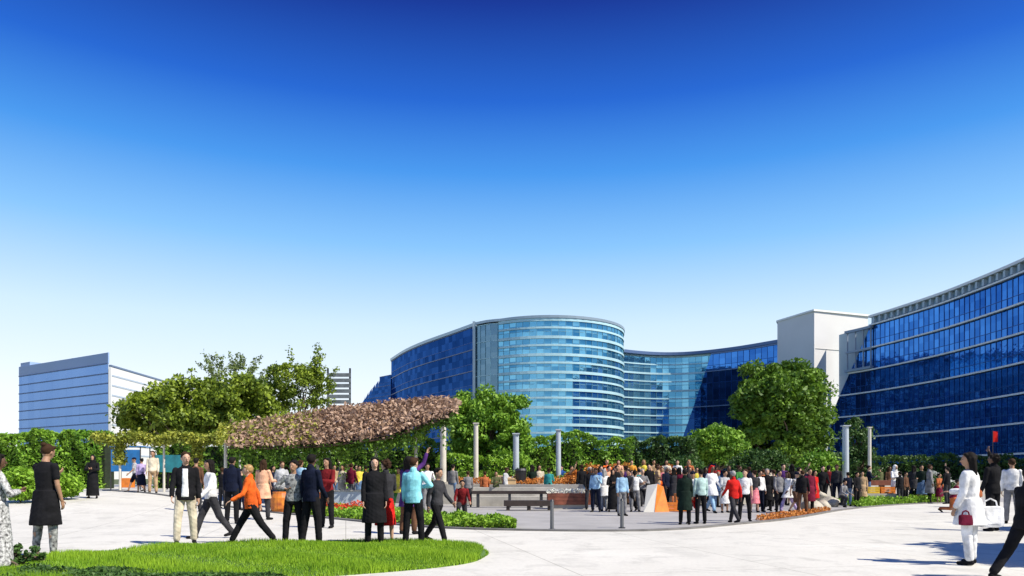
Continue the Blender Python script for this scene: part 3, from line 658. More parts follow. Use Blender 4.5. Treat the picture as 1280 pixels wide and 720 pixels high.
b = empty("vine_trellis", (0, 0, 0))
tag(b, "long low trellis overgrown with yellow-green vines running left from the thatched canopy", "trellis")
T0, T1, TY = HX(132, 36), HX(330, 34), 35.0
for px in (150, 205, 246, 300):
    bm = bmesh.new(); X = HX(px, TY); cyl(bm, (X, TY, gz(X, TY) - .05), (X, TY, hz_(550, TY)), .06, .05, 8); obj("post", bm, CREAM_P, b)
bm = bmesh.new(); box(bm, ((T0 + T1) / 2, TY, hz_(549, TY)), (T1 - T0, .1, .1)); obj("rail", bm, MATS["beam_brown"], b)
n = 7000; xx = rng.uniform(T0, T1, n); C = np.stack([xx, TY + rng.normal(0, .22, n), hz_(548.5, TY) + rng.normal(0, .13, n) + .08 * np.sin(xx * 3)], 1)
quads_mesh("vine", leaf_polys(C, .13), 4, LEAF_YELLOW, b)
n = 1800; k = rng.integers(0, 2, n); C = np.stack([np.array([HX(246, TY), HX(150, TY)])[k] + rng.normal(0, .13, n), TY + rng.normal(0, .12, n), rng.uniform(1.9, hz_(550, TY), n)], 1)
quads_mesh("hanging_vine", leaf_polys(C, .12), 4, LEAF_YELLOW, b)

for i, (px, pt, Y, r_, m, lab) in enumerate([(554, 503, 36, .16, CREAM_P, "thick cream post under the raised tip of the thatched canopy"), (595, 530, 37.5, .13, CREAM_P, "cream post in front of the lime-topped tree"),
        (645, 543, 38, .17, WHITE_P, "stout pale blue-white post next to the black bin"), (698, 538, 38, .14, WHITE_P, "slim pale blue-white post left of the orange-leaved shrubs"),
        (1057, 533, 42, .19, WHITE_P, "stout pale post left of the slender ivy-green tree at the right"), (1087, 535, 42, .1, CREAM_P, "thin cream post right of the slender ivy-green tree at the right")]):
    X = HX(px, Y); p = empty("garden_post", (X, Y, .95)); tag(p, lab, "post", "pale posts on the terrace")
    bm = bmesh.new(); cyl(bm, (0, 0, 0), (0, 0, hz_(pt, Y) - .95), r_, r_ * .9, 14); obj("shaft", bm, m, p, smooth=False)
    bm = bmesh.new(); box(bm, (0, 0, .06), (r_ * 3, r_ * 3, .12), 0, .01); obj("base", bm, STONE, p)
    bm = bmesh.new(); box(bm, (0, 0, hz_(pt, Y) - .95 + .03), (r_ * 2.3, r_ * 2.3, .06)); obj("cap", bm, m, p)
# ------------------------------------------------------------------ furniture on the paving
def bench(label, px0, px1, Y, top, m, leg_m, thick=.09, depth=.55, name="bench", cat="bench", slats=3, rz=0):
    w = (px1 - px0) / F * Y; X = HX((px0 + px1) / 2, Y); z = gz(X, Y); t = empty(name, (X, Y, z), rz); tag(t, label, cat)
    for k in range(slats):
        bm = bmesh.new(); d = depth / slats; box(bm, (0, -depth / 2 + d * (k + .5), top - thick / 2), (w, d * .92, thick), 0, .01); obj("slat", bm, m, t)
    for s in (-.42, 0, .42):
        bm = bmesh.new(); box(bm, (s * w, 0, (top - thick) / 2), (.12, depth * .8, top - thick)); obj("leg", bm, leg_m, t)
bench("long dark timber table in front of the pale seating wall", 590, 684, 31.2, .72, WOOD_DARK, DARK_M, .13, name="long_table", cat="table", slats=2)
bench("low dark timber bench next to the red-brown planter", 630, 692, 28.6, .40, WOOD_DARK, WOOD_DARK, .22, rz=.05)
bench("red-brown timber bench behind the yellow and orange crates", 1076, 1128, 39.5, 1.12, WOOD_RED, DARK_M, .28)
# seating wall
b = empty("seating_wall", (HX(640, 32.8), 32.8, 0)); tag(b, "two-step pale stone seating wall behind the long dark table", "wall")
for k in range(2):
    bm = bmesh.new(); box(bm, (0, .55 * k, .22 + .2 * k), (3.9, .55, .44 + .4 * k), 0, .02); obj("step", bm, STONE, b)
b = empty("seating_wall", (HX(440, 30.5), 30.5, gz(HX(440, 30.5), 30.5))); tag(b, "smooth white garden wall behind the red flower band", "wall")
bm = bmesh.new(); box(bm, (0, 0, .28), (3.0, .4, .86), 0, .02); obj("wall", bm, WHITE_P, b)
bm = bmesh.new(); box(bm, (0, 0, .74), (3.1, .5, .06), 0, .01); obj("coping", bm, STONE, b)
# wooden planter
def planter(label, px0, px1, Y, z0, z1, depth, m, fill, group=None):
    w = (px1 - px0) / F * Y; t = empty("planter", (HX((px0 + px1) / 2, Y), Y, 0)); tag(t, label, "planter", group)
    for k in range(3):
        hh = (z1 - z0) / 3; bm = bmesh.new(); box(bm, (0, 0, z0 + hh * (k + .5)), (w, depth, hh * .93), 0, .008); obj("board", bm, m, t)
    bm = bmesh.new(); box(bm, (0, 0, z0 / 2 if z0 > .02 else .01), (w * .9, depth * .85, max(z0, .02))); obj("plinth", bm, STONE, t)
    L = np.stack([rng.uniform(-w / 2, w / 2, 500), rng.uniform(-depth / 2, depth / 2, 500), z1 + rng.random(500) * .16], 1); quads_mesh("plants", leaf_polys(L, .09), 4, fill, t)
planter("long red-brown timber planter with a pale top right of the low dark bench", 684, 737, 30, .18, .66, .8, WOOD_RED, WHITE_FLOWER)
# black bin
b = empty("litter_bin", (HX(651, 35.6), 35.6, .95)); tag(b, "slim black litter bin on the terrace next to the stout pale post", "bin")
bm = bmesh.new(); cyl(bm, (0, 0, .03), (0, 0, .68), .25, .29, 16); obj("body", bm, BLACK, b)
bm = bmesh.new(); cyl(bm, (0, 0, .68), (0, 0, .78), .31, .24, 16); obj("lid", bm, DARK_M, b)
# tan cushion box
b = empty("storage_box", (HX(634, 35.2), 35.2, .95)); tag(b, "tan box with a sloping lid to the left of the black bin", "box")
TAN = mat("tan_board", (.55, .38, .2), .7, vary=.15, scale=3)
bm = bmesh.new(); box(bm, (0, 0, .12), (.85, .5, .24), 0, .01); obj("body", bm, TAN, b)
bm = bmesh.new(); v = [bm.verts.new(p) for p in [(-.46, -.28, .24), (.46, -.28, .24), (.46, .28, .24), (-.46, .28, .24), (-.46, .28, .46), (.2, .28, .36), (.2, -.28, .30), (-.46, -.28, .40)]]
bmesh.ops.convex_hull(bm, input=v); obj("lid", bm, TAN, b)
# orange tent + crates
Yt = 27.6; b = empty("display_tent", (HX(819, Yt), Yt, 0)); tag(b, "small ridge tent, white on its left side and orange on its right, in the crowd", "tent")
def panel(bm, P, th=.02):
    v = [bm.verts.new(p) for p in P]; f = bm.faces.new(v); r = bmesh.ops.extrude_face_region(bm, geom=[f]); n_ = f.normal if f.normal.length else Vector((0, 1, 0))
    bm.normal_update(); bmesh.ops.translate(bm, verts=[e for e in r['geom'] if isinstance(e, bmesh.types.BMVert)], vec=Vector((0, .02, .01)))
bm = bmesh.new(); panel(bm, [(-.50, -.3, 0), (-.08, -.3, 0), (.06, -.1, 1.06), (-.30, .1, 1.0)]); obj("white_side", bm, mat("white_cloth", (.7, .68, .62), .8), b)
bm = bmesh.new(); panel(bm, [(-.08, -.32, 0), (.52, -.1, 0), (.34, .1, .95), (.06, -.1, 1.06)]); obj("orange_side", bm, ORANGE, b)
bm = bmesh.new(); cyl(bm, (-.32, .12, 0), (-.3, .1, 1.03), .015); cyl(bm, (.5, .14, 0), (.34, .12, .98), .015); obj("pole", bm, DARK_M, b)
def crate(label, px, Y, z, w, h, m, d=.4, group=None):
    t = empty("crate", (HX(px, Y), Y, z)); tag(t, label, "crate", group)
    bm = bmesh.new(); th = .025
    for s in (-1, 1):
        box(bm, (s * (w / 2 - th / 2), 0, h / 2), (th, d, h)); 
        for k in range(3): box(bm, (0, s * (d / 2 - th / 2), h * (.17 + .33 * k)), (w - 2 * th - .004, th, h * .26))
    obj("side", bm, m, t); bm = bmesh.new(); box(bm, (0, 0, .012), (w - 2 * th - .004, d - 2 * th - .004, .02)); obj("bottom", bm, m, t)
crate("long orange slatted crate right of the white and orange tent", 843, 27.9, 0, .95, .36, ORANGE, group="crates")
crate("small tall orange slatted crate behind the long orange one", 850, 28.6, 0, .4, .68, ORANGE, group="crates")
b = empty("seating_wall", (HX(1102, 36.6), 36.6, 0)); tag(b, "low rough stone wall carrying the yellow and orange crates", "wall")
bm = bmesh.new(); box(bm, (0, 0, .22), (2.2, .6, .5), 0, .03); obj("wall", bm, STONE, b)
crate("yellow crate on the low stone wall at the right", 1090, 36.6, .475, .58, .34, YELLOW, group="crates")
crate("orange crate on the low stone wall next to the yellow one", 1108, 36.6, .475, .72, .34, ORANGE, group="crates")
# orange round drums behind the lawn group
for px, w, l in ((346, .74, "big mottled orange drum just right of the striding person in orange"), (380, .42, "small orange drum between the dark trousers of the patterned-shirt person"), (397, .42, "small orange drum behind the navy-jacketed person on the lawn")):
    X, Y = at(px, 642); t = empty("drum", (X, Y + .5, gz(X, Y + .5))); tag(t, l, "drum", "orange drums in the planting bed")
    bm = bmesh.new(); cyl(bm, (0, 0, 0), (0, 0, .16), w * .42, w * .5, 18); cyl(bm, (0, 0, .16), (0, 0, .55), w * .5, w * .5, 18); cyl(bm, (0, 0, .55), (0, 0, .72), w * .5, w * .4, 18)
    obj("body", bm, mat("orange_drum", (.75, .24, .02), .55, col2=(.35, .08, .02), scale=5), t)
    bm = bmesh.new(); cyl(bm, (0, 0, .721), (0, 0, .75), w * .41, w * .41, 18); obj("lid", bm, ORANGE, t)
# blue stall panel
Yb = 38; b = empty("market_stall", (HX(157, Yb), Yb, gz(-20, 38))); tag(b, "blue-sided stall with an orange counter below the vine trellis at the left", "stall")
bm = bmesh.new(); 
for s in (-1, 1): cyl(bm, (s * .78, 0, 0), (s * .78, 0, 2.3), .03); cyl(bm, (s * .78, 1, 0), (s * .78, 1, 2.3), .03)
obj("frame", bm, DARK_M, b)
bm = bmesh.new(); box(bm, (0, 0, 1.55), (1.6, .04, 1.15)); box(bm, (0, .5, 2.3), (1.7, 1.1, .05)); obj("awning", bm, BLUE_F, b)
bm = bmesh.new(); box(bm, (.1, -.05, .38), (.6, .5, .5), 0, .02); obj("counter", bm, ORANGE, b)
b = empty("banner", (HX(212, Yb), Yb, gz(-18, 38))); tag(b, "dull teal banner on two poles right of the blue-sided stall", "banner")
bm = bmesh.new(); box(bm, (0, 0, 1.4), (1.5, .03, .9)); obj("cloth", bm, TEAL_F, b)
for s in (-.76, .76):
    bm = bmesh.new(); cyl(bm, (s, 0, 0), (s, 0, 1.95), .025); obj("pole", bm, DARK_M, b)
# bollards
for px, py, h, l in ((690, 662.5, .78, "left of the two grey bollards on the plaza kerb"), (777.5, 660.5, .78, "right grey bollard on the plaza kerb, in front of the crowd")):
    X, Y = at(px, py); t = empty("bollard", (X, Y, .0)); tag(t, l, "bollard", "grey bollards on the plaza kerb")
    bm = bmesh.new(); cyl(bm, (0, 0, 0), (0, 0, h - .05), .05, .045, 14); obj("shaft", bm, GREY_M, t, smooth=False)
    bm = bmesh.new(); cyl(bm, (0, 0, h - .05), (0, 0, h), .055, .03, 14); obj("cap", bm, DARK_M, t)
    bm = bmesh.new(); cyl(bm, (0, 0, 0), (0, 0, .03), .09, .09, 14); obj("flange", bm, DARK_M, t)
# boulders
for k, (px, py, s) in enumerate([(1022, 640, .42), (1034, 638, .36), (1043, 634, .40), (1029, 631, .34), (1040, 627, .32), (1012, 634, .35)]):
    X, Y = at(px, py); Y += .5; bm = bmesh.new(); bmesh.ops.create_icosphere(bm, subdivisions=3, radius=s)
    for v in bm.verts:
        d = noise.noise(v.co * 2.4 + Vector((k * 7, 0, 0))); v.co *= 1 + .35 * d; v.co.z *= .72
    w_ = ["largest tan boulder at the front left of the rock pile", "tan boulder in the front middle of the rock pile", "boulder at the front right corner of the rock pile", "boulder in the middle of the rock pile's second row", "small boulder at the back right of the rock pile", "boulder at the left rear of the rock pile"][k]
    tag(obj("boulder", bm, ROCK, loc=(X, Y, s * .45 + (0.25 if k in (3, 4) else 0)), smooth=False), w_, "rock", "tan boulders at the kerb")
bed("orange_flowers", "low orange and russet planting along the terrace edge above the benches", -2.8, 3.2, lambda x: 35.1 if x > -4 else 36, lambda x: 36.4, ORANGE_LEAF, 2600, .38, .09, dz=.95)
bed("ground_cover", "green planting behind the terrace edge between the posts", -9, 3.2, lambda x: 37.4, lambda x: 38.8, LEAF_MID, 6000, .75, .13, dz=.95)
# stepped seating
b = empty("stepped_seating", (HX(815, 35), 34.4, 0)); tag(b, "stepped stone seating rising behind the standing crowd", "steps")
for k in range(3):
    bm = bmesh.new(); box(bm, (0, .5 + .95 * k, (.5 + .38 * k) / 2), (6.6, .94, .5 + .38 * k), 0, .02); obj("step", bm, STONE, b)

# ------------------------------------------------------------------ people
def capsule(bm, p0, r0, p1, r1, seg=10, hemi=3):
    p0, p1 = Vector(p0), Vector(p1); d = p1 - p0; L = d.length
    if L < 1e-6: d = Vector((0, 0, 1)); L = 1e-6
    ax = d.normalized(); u = ax.orthogonal().normalized(); v = ax.cross(u); rings = []
    for i in range(hemi + 1):
        a = math.pi / 2 * i / hemi; rings.append((p0 - ax * r0 * math.cos(a), r0 * math.sin(a)))
    for i in range(hemi + 1):
        a = math.pi / 2 * i / hemi; rings.append((p1 + ax * r1 * math.sin(a), r1 * math.cos(a)))
    pv = None; first = bm.verts.new(rings[0][0]); last = bm.verts.new(rings[-1][0])
    for c, r in rings[1:-1]:
        q = [bm.verts.new(c + (u * math.cos(2 * math.pi * k / seg) + v * math.sin(2 * math.pi * k / seg)) * r) for k in range(seg)]
        for k in range(seg):
            if pv: bm.faces.new((pv[k], pv[(k + 1) % seg], q[(k + 1) % seg], q[k]))
            else: bm.faces.new((first, q[(k + 1) % seg], q[k]))
        pv = q
    for k in range(seg): bm.faces.new((pv[k], pv[(k + 1) % seg], last))
def ellipsoid(bm, c, r, M=None, sub=3):
    T = (M or Matrix.Identity(4)); bmesh.ops.create_icosphere(bm, subdivisions=sub, radius=1, matrix=T @ Matrix.Translation(c) @ Matrix.Diagonal((*r, 1)))
def loft(bm, rings, M=None, seg=18):
    """rings: (cx, cy, z, rx, ry) stacked, closed at both ends"""
    T = M or Matrix.Identity(4); pv = None
    for (cx, cy, z, rx, ry) in rings:
        q = [bm.verts.new(T @ Vector((cx + rx * math.cos(2 * math.pi * k / seg), cy + ry * math.sin(2 * math.pi * k / seg), z))) for k in range(seg)]
        if pv:
            for k in range(seg): bm.faces.new((pv[k], pv[(k + 1) % seg], q[(k + 1) % seg], q[k]))
        else: bm.faces.new(q[::-1])
        pv = q
    bm.faces.new(pv)
def remesh(name, bm, m, parent, voxel, wrinkle=0.0, smooth_n=2):
    bmesh.ops.recalc_face_normals(bm, faces=bm.faces)
    me = bpy.data.meshes.new(name); bm.to_mesh(me); bm.free(); tmp = bpy.data.objects.new("tmp", me); COL.objects.link(tmp)
    md = tmp.modifiers.new("r", 'REMESH'); md.mode = 'VOXEL'; md.voxel_size = voxel; md.use_smooth_shade = True
    if smooth_n: s = tmp.modifiers.new("s", 'SMOOTH'); s.factor = .5; s.iterations = smooth_n
    dg = bpy.context.evaluated_depsgraph_get(); me2 = bpy.data.meshes.new_from_object(tmp.evaluated_get(dg)); bpy.data.objects.remove(tmp); bpy.data.meshes.remove(me)
    me2.name = name; me2.materials.clear()
    if wrinkle:
        n = len(me2.vertices); co = np.empty(n * 3, np.float32); me2.vertices.foreach_get("co", co); co = co.reshape(-1, 3); no = np.empty(n * 3, np.float32); me2.vertex_normals.foreach_get("vector", no); no = no.reshape(-1, 3)
        x, y, z = co.T; w = np.sin(z * 38 + x * 22 + 2.0 * np.sin(y * 25)) * .5 + np.sin(z * 19 - y * 30 + 1.5 * np.sin(x * 31)) * .5 + .4 * np.sin(z * 77 + x * 50)
        co += no * (w * wrinkle)[:, None]; me2.vertices.foreach_set("co", co.ravel()); me2.update()
    me2.polygons.foreach_set("use_smooth", np.ones(len(me2.polygons), dtype=bool))
    o = link_mesh(name, me2, m, parent); return o

def direction(side, fwd, abd):
    f, a = R(fwd), R(abd); return Vector((side * math.sin(a), -math.sin(f) * math.cos(a), -math.cos(f) * math.cos(a)))
def skeleton(P):
    """joints of a 1.72 m figure facing -Y; angles in degrees"""
    J = {}; hip = Vector((0, 0, P.get('hip', .93))); lean = R(P.get('lean', 0)); side_l = R(P.get('tilt', 0))
    TM = Matrix.Translation(hip) @ Matrix.Rotation(P.get('twist', 0) * math.pi / 180, 4, 'Z') @ Matrix.Rotation(lean, 4, 'X') @ Matrix.Rotation(side_l, 4, 'Y') @ Matrix.Translation((0, 0, -.93))
    J['TM'] = TM
    for i, s in enumerate((-1, 1)):
        sw, ab, kn = P['legs'][i]; h = hip + Vector((s * .088, 0, -.02)); d = direction(s, sw, ab); k = h + d * .42
        d2 = direction(s, sw - kn, ab * .4); a = k + d2 * .41; J[f'h{i}'], J[f'k{i}'], J[f'a{i}'] = h, k, a
        fd = Vector((s * .22, -1, 0)).normalized(); pitch = R(max(0, kn - max(sw, 0)) * .55 if sw < 10 else 0); fd = Vector((fd.x, fd.y * math.cos(pitch), -math.sin(pitch))).normalized(); J[f'f{i}'] = fd
        sw, ab, el, inn = P['arms'][i]; sh = TM @ Vector((s * .172, 0, 1.40)); ua = TM.to_3x3() @ direction(s, sw, ab); e = sh + ua * .285
        fa = TM.to_3x3() @ direction(s, sw + el, ab - inn); w = e + fa * .25; J[f's{i}'], J[f'e{i}'], J[f'w{i}'], J[f'd{i}'] = sh, e, w, fa
    J['neck'] = TM @ Vector((0, .005, 1.47)); hy, hp = R(P.get('yaw', 0)), R(P.get('nod', 0))
    J['HM'] = Matrix.Translation(TM @ Vector((0, -.012, 1.50))) @ Matrix.Rotation(P.get('twist', 0) * math.pi / 180 + hy, 4, 'Z') @ Matrix.Rotation(lean * .5 + hp, 4, 'X')
    low = min(min(J['a0'].z, J['a1'].z) - .085, 9) if not P.get('seated') else 0
    if not P.get('seated'):
        T = Matrix.Translation((0, 0, -low))
        for k, v in list(J.items()):
            if k in ('TM', 'HM'): J[k] = T @ v
            elif k[0] not in 'fd': J[k] = v + Vector((0, 0, -low))
    return J
def hand(bm, w, d, s, r=1.0, curl=25):
    d = d.normalized(); side = Vector((0, -1, 0)); 
    if abs(d.dot(side)) > .85: side = Vector((-s, 0, 0))
    side = (side - d * side.dot(d)).normalized(); nrm = d.cross(side) * s; nrm.normalize()  # side: thumb side, nrm: palm
    pc = w + d * .05
    for k in (-1.2, -.4, .4, 1.2): capsule(bm, w + d * .005 + side * .008 * k, .014 * r, w + d * .085 + side * .0165 * k, .0115 * r, 8)
    for k, L in ((-1.5, .062), (-.5, .076), (.5, .082), (1.5, .072)):
        b0 = w + d * .085 + side * .0165 * k * .85; a1 = R(curl); d1 = (d * math.cos(a1) - nrm * math.sin(a1) * -1 + side * .06 * k).normalized(); d2 = (d * math.cos(a1 * 2.2) + nrm * math.sin(a1 * 2.2)).normalized()
        m = b0 + d1 * L * .5; capsule(bm, b0, .0092 * r, m, .0085 * r, 7); capsule(bm, m, .0085 * r, m + d2 * L * .5, .0075 * r, 7)
    t0 = w + d * .02 + side * .02; t1 = t0 + (d * .6 + side * .75).normalized() * .04; t2 = t1 + (d * .95 + side * .2 + nrm * .3).normalized() * .035
    capsule(bm, t0, .012 * r, t1, .0105 * r, 7); capsule(bm, t1, .0105 * r, t2, .0085 * r, 7)
TORSO = [(-.02, .84, .10, .08), (0, .90, .155, .112), (0, .97, .16, .115), (0, 1.07, .137, .098), (0, 1.18, .148, .105), (0, 1.30, .164, .110), (0, 1.37, .168, .098), (0, 1.415, .145, .082), (0, 1.445, .10, .068), (0, 1.475, .06, .05)]
def build_person(P, top='shirt', sleeve='long', bottom='trousers', hair='short', vox=.011, detail=False, bulk=1.0, cols=None):
    """one continuous body mesh (top level) with hair and clothing as its children"""
    J = skeleton(P); TM, HM = J['TM'], J['HM']; bm = bmesh.new()
    loft(bm, [(0, cy, z, rx, ry) for cy, z, rx, ry in TORSO], TM)
    capsule(bm, J['neck'], .058, HM @ Vector((0, 0, .05)), .052)
    ellipsoid(bm, (0, -.005, .135), (.074, .093, .108), HM); ellipsoid(bm, (0, -.03, .075), (.052, .062, .055), HM)      # skull, jaw
    capsule(bm, HM @ Vector((0, -.09, .14)), .009, HM @ Vector((0, -.112, .105)), .014, 8)                                # nose
    for s in (-1, 1): ellipsoid(bm, (s * .076, .005, .12), (.012, .02, .032), HM, 2)
    capsule(bm, HM @ Vector((-.03, -.085, .156)), .01, HM @ Vector((.03, -.085, .156)), .01, 8)                           # brow
    capsule(bm, HM @ Vector((-.018, -.088, .075)), .007, HM @ Vector((.018, -.088, .075)), .007, 8)                       # lips
    for i, s in enumerate((-1, 1)):
        capsule(bm, J[f's{i}'], .046, J[f'e{i}'], .036); capsule(bm, J[f'e{i}'], .038, J[f'w{i}'], .026); hand(bm, J[f'w{i}'], J[f'd{i}'], s, 1.0 if vox < .01 else 1.15, P.get('curl', 22))
        capsule(bm, J[f'h{i}'], .086, J[f'k{i}'], .055); m = J[f'k{i}'].lerp(J[f'a{i}'], .3) + Vector((0, .012, 0)); capsule(bm, J[f'k{i}'], .052, m, .054); capsule(bm, m, .054, J[f'a{i}'], .034)
        a = J[f'a{i}']; capsule(bm, a + Vector((0, .02, -.045)), .032, a + J[f'f{i}'] * .14 + Vector((0, 0, -.052)), .026)
    body = remesh("person", bm, None, None, vox, 0, 2)
    infl = .016 * bulk
    # top
    sk = dict(shirt=.93, tee=.93, jacket=.86, coat=.45, dress=.50, robe=.10, tunic=.62)[top]
    bm = bmesh.new(); k = 1.05 if top in ('jacket', 'coat') else 1.0
    if top in ('dress', 'coat', 'robe', 'tunic'):
        loft(bm, [(0, cy, z, rx * k + infl, ry * k + infl) for cy, z, rx, ry in TORSO[1:]], TM)
        kx = (J['k0'] + J['k1']) / 2; ax = (J['a0'] + J['a1']) / 2; hp = (J['h0'] + J['h1']) / 2
        spread = max(abs(J['k0'].y - J['k1'].y), .04)
        def cen(z):
            if z > hp.z: return hp
            if z > kx.z: t = (hp.z - z) / max(hp.z - kx.z, .01); return hp.lerp(kx, t)
            t = (kx.z - z) / max(kx.z - ax.z, .01); return kx.lerp(ax, min(1, t))
        rr_ = []
        for t in np.linspace(0, 1, 8):
            z = hp.z + .12 + (sk - hp.z - .12) * t; c = cen(z); rr_.append((c.x, c.y, z, .172 + infl + .055 * t, .125 + infl + .05 * t + spread * .42 * t))
        loft(bm, rr_[::-1])
    else:
        loft(bm, [(0, cy, z, rx * k + infl, ry * k + infl) for cy, z, rx, ry in TORSO if z >= sk - .04], TM)
        if top == 'jacket': loft(bm, [(0, 0, .84, .185, .135), (0, 0, 1.0, .18, .13)], TM)
    for i in (0, 1):
        r0, r1 = .050 + infl * .55, .042 + infl * .5
        if sleeve == 'long':
            capsule(bm, J[f's{i}'], r0, J[f'e{i}'], r1); w = J[f'e{i}'].lerp(J[f'w{i}'], .9); capsule(bm, J[f'e{i}'], r1, w, .036 + infl * .5)
        else: capsule(bm, J[f's{i}'], r0, J[f's{i}'].lerp(J[f'e{i}'], .62), r1 + .004)
    if top in ('jacket', 'coat', 'robe'):
        capsule(bm, J['neck'] + Vector((0, .01, 0)), .075, J['neck'] + Vector((0, .015, .03)), .07)
    nm = {'shirt': 'shirt', 'tee': 'shirt', 'jacket': 'jacket', 'coat': 'coat', 'dress': 'dress', 'robe': 'robe', 'tunic': 'tunic'}[top]
    remesh(nm, bm, None, body, vox * 1.15, .002, 3)
    # bottom
    if bottom in ('trousers', 'shorts', 'leggings'):
        bm = bmesh.new(); g_ = {'trousers': .018, 'shorts': .028, 'leggings': .015}[bottom]
        loft(bm, [(0, cy, z, rx + .012, ry + .012) for cy, z, rx, ry in TORSO[:4]], TM)
        for i in (0, 1):
            if bottom == 'shorts': capsule(bm, J[f'h{i}'], .09 + g_ * .6, J[f'h{i}'].lerp(J[f'k{i}'], .82), .066 + g_)
            else:
                capsule(bm, J[f'h{i}'], .09 + g_ * .5, J[f'k{i}'], .058 + g_); e = J[f'k{i}'].lerp(J[f'a{i}'], .93); capsule(bm, J[f'k{i}'], .056 + g_, e, (.045 if bottom == 'trousers' else .036) + g_)
        remesh(bottom, bm, None, body, vox * 1.15, .002, 3)
    elif bottom == 'skirt':
        bm = bmesh.new(); hp = (J['h0'] + J['h1']) / 2; kx = (J['k0'] + J['k1']) / 2; sp = abs(J['k0'].y - J['k1'].y)
        loft(bm, [(hp.x * (1 - t) + kx.x * t, hp.y * (1 - t) + kx.y * t, hp.z + .12 + (kx.z - .12 - hp.z - .12) * t, .155 + .075 * t, .12 + .07 * t + sp * .45 * t) for t in np.linspace(1, 0, 7)]); remesh("skirt", bm, None, body, vox * 1.15, .004, 2)
    # shoes
    for i in (0, 1):
        bm = bmesh.new(); a = J[f'a{i}']; f = J[f'f{i}']; capsule(bm, a + Vector((0, .025, -.04)), .044, a + f * .06 + Vector((0, 0, -.045)), .040, 12); capsule(bm, a + f * .05 + Vector((0, 0, -.05)), .040, a + f * .155 + Vector((0, 0, -.055)), .031, 12)
        remesh("shoe", bm, None, body, .012, 0, 1)
    # hair
    bm = bmesh.new(); 
    if hair == 'cap':
        ellipsoid(bm, (0, .002, .165), (.084, .102, .085), HM); ellipsoid(bm, (0, -.115, .165), (.06, .055, .012), HM, 2)
    elif hair == 'hood':
        ellipsoid(bm, (0, .018, .138), (.098, .105, .13), HM); capsule(bm, HM @ Vector((0, .03, .06)), .095, J['neck'] + Vector((0, .02, -.03)), .13)
    else:
        ellipsoid(bm, (0, .022, .158), (.085, .095, .098), HM); capsule(bm, HM @ Vector((-.05, -.045, .212)), .03, HM @ Vector((.05, -.045, .212)), .03, 8)
        if hair == 'long':
            for s in (-.055, 0, .055): capsule(bm, HM @ Vector((s, .05, .14)), .05, HM @ Vector((s * 1.35, .075, -.10)), .035, 8)
            for s in (-1, 1): capsule(bm, HM @ Vector((s * .07, .0, .15)), .028, HM @ Vector((s * .082, .02, -.02)), .024, 8)
        if hair == 'bun': ellipsoid(bm, (0, .1, .22), (.045, .045, .04), HM, 2)
        if hair == 'curly':
            for _ in range(26):
                d = Vector((random.gauss(0, 1), abs(random.gauss(0, 1)) * 1.0 + .1, random.gauss(0, 1) + .5)).normalized(); ellipsoid(bm, (d.x * .085, .02 + d.y * .095, .15 + d.z * .105), (.034,) * 3, HM, 1)
    remesh({'cap': 'cap', 'hood': 'headscarf'}.get(hair, 'hair'), bm, None, body, vox, .003, 1)
    if detail:
        for s in (-1, 1):
            bm = bmesh.new(); ellipsoid(bm, (s * .03, -.083, .137), (.014, .010, .008), HM, 2); obj("eye", bm, None, body, smooth=True)
        bm = bmesh.new(); ellipsoid(bm, (0, -.094, .075), (.024, .008, .007), HM, 2); obj("mouth", bm, None, body, smooth=True)
    return body
SKIN = {'light': mat("skin_light", (.52, .32, .22), .55), 'tan': mat("skin_tan", (.36, .20, .12), .55), 'dark': mat("skin_dark", (.12, .06, .035), .5)}
CC = dict(black=(.010, .010, .012), charcoal=(.035, .035, .04), navy=(.006, .009, .024), grey=(.20, .20, .21), pale_grey=(.42, .43, .45), white=(.72, .72, .72), cream=(.62, .55, .42), red=(.50, .015, .012), dark_red=(.16, .012, .015),
          orange=(.80, .13, .02), amber=(.70, .32, .05), pink=(.72, .22, .26), light_blue=(.26, .42, .58), cyan=(.26, .66, .74), teal=(.03, .25, .25), blue=(.03, .10, .36), denim=(.10, .17, .30), green=(.05, .20, .05), olive=(.10, .11, .05), yellow=(.72, .60, .08),
          purple=(.06, .02, .12), brown=(.12, .06, .035), tan=(.42, .29, .17), peach=(.68, .38, .24), maroon=(.13, .01, .03), dark_green=(.008, .018, .013), rust=(.42, .13, .05), lilac=(.42, .34, .58), mint=(.40, .56, .54))
def cloth(c):
    if c == 'pattern': return mat("cloth_pattern", (.02, .02, .02), .85, col2=(.75, .75, .75), scale=26)
    if c == 'grey_pattern': return mat("cloth_grey_pattern", (.04, .04, .045), .85, col2=(.42, .43, .42), scale=22)
    return mat("cloth_" + c, CC[c], .92, vary=.35, scale=5, spec=.15, bump=.5, bscale=14)
HAIRC = {'black': mat("hair_black", (.010, .008, .007), .8, spec=.15), 'brown': mat("hair_brown", (.04, .02, .010), .8, spec=.15), 'blond': mat("hair_blond", (.36, .22, .08), .5, vary=.3, scale=40), 'grey': mat("hair_grey", (.30, .29, .28), .6, vary=.2, scale=40)}
EYE_M = mat("eye_dark", (.03, .02, .02), .25); LIP = mat("lip", (.32, .10, .08), .5)
def dress(p, top, bottom, hairc='black', skin='tan', shoes='black', head=None):
    for o in [p] + list(p.children):
        b_ = o.name.split('.')[0]
        m = SKIN[skin] if o is p else cloth(top) if b_ in ('shirt', 'jacket', 'coat', 'dress', 'robe', 'tunic') else cloth(bottom) if b_ in ('trousers', 'shorts', 'skirt', 'leggings') else cloth(shoes) if b_ == 'shoe' else (cloth(head) if head else HAIRC[hairc]) if b_ in ('hair',) else cloth(head or top) if b_ in ('cap', 'headscarf') else EYE_M if b_ == 'eye' else LIP
        if not o.data.materials: o.data.materials.append(None)
        o.material_slots[0].link = 'OBJECT'; o.material_slots[0].material = m
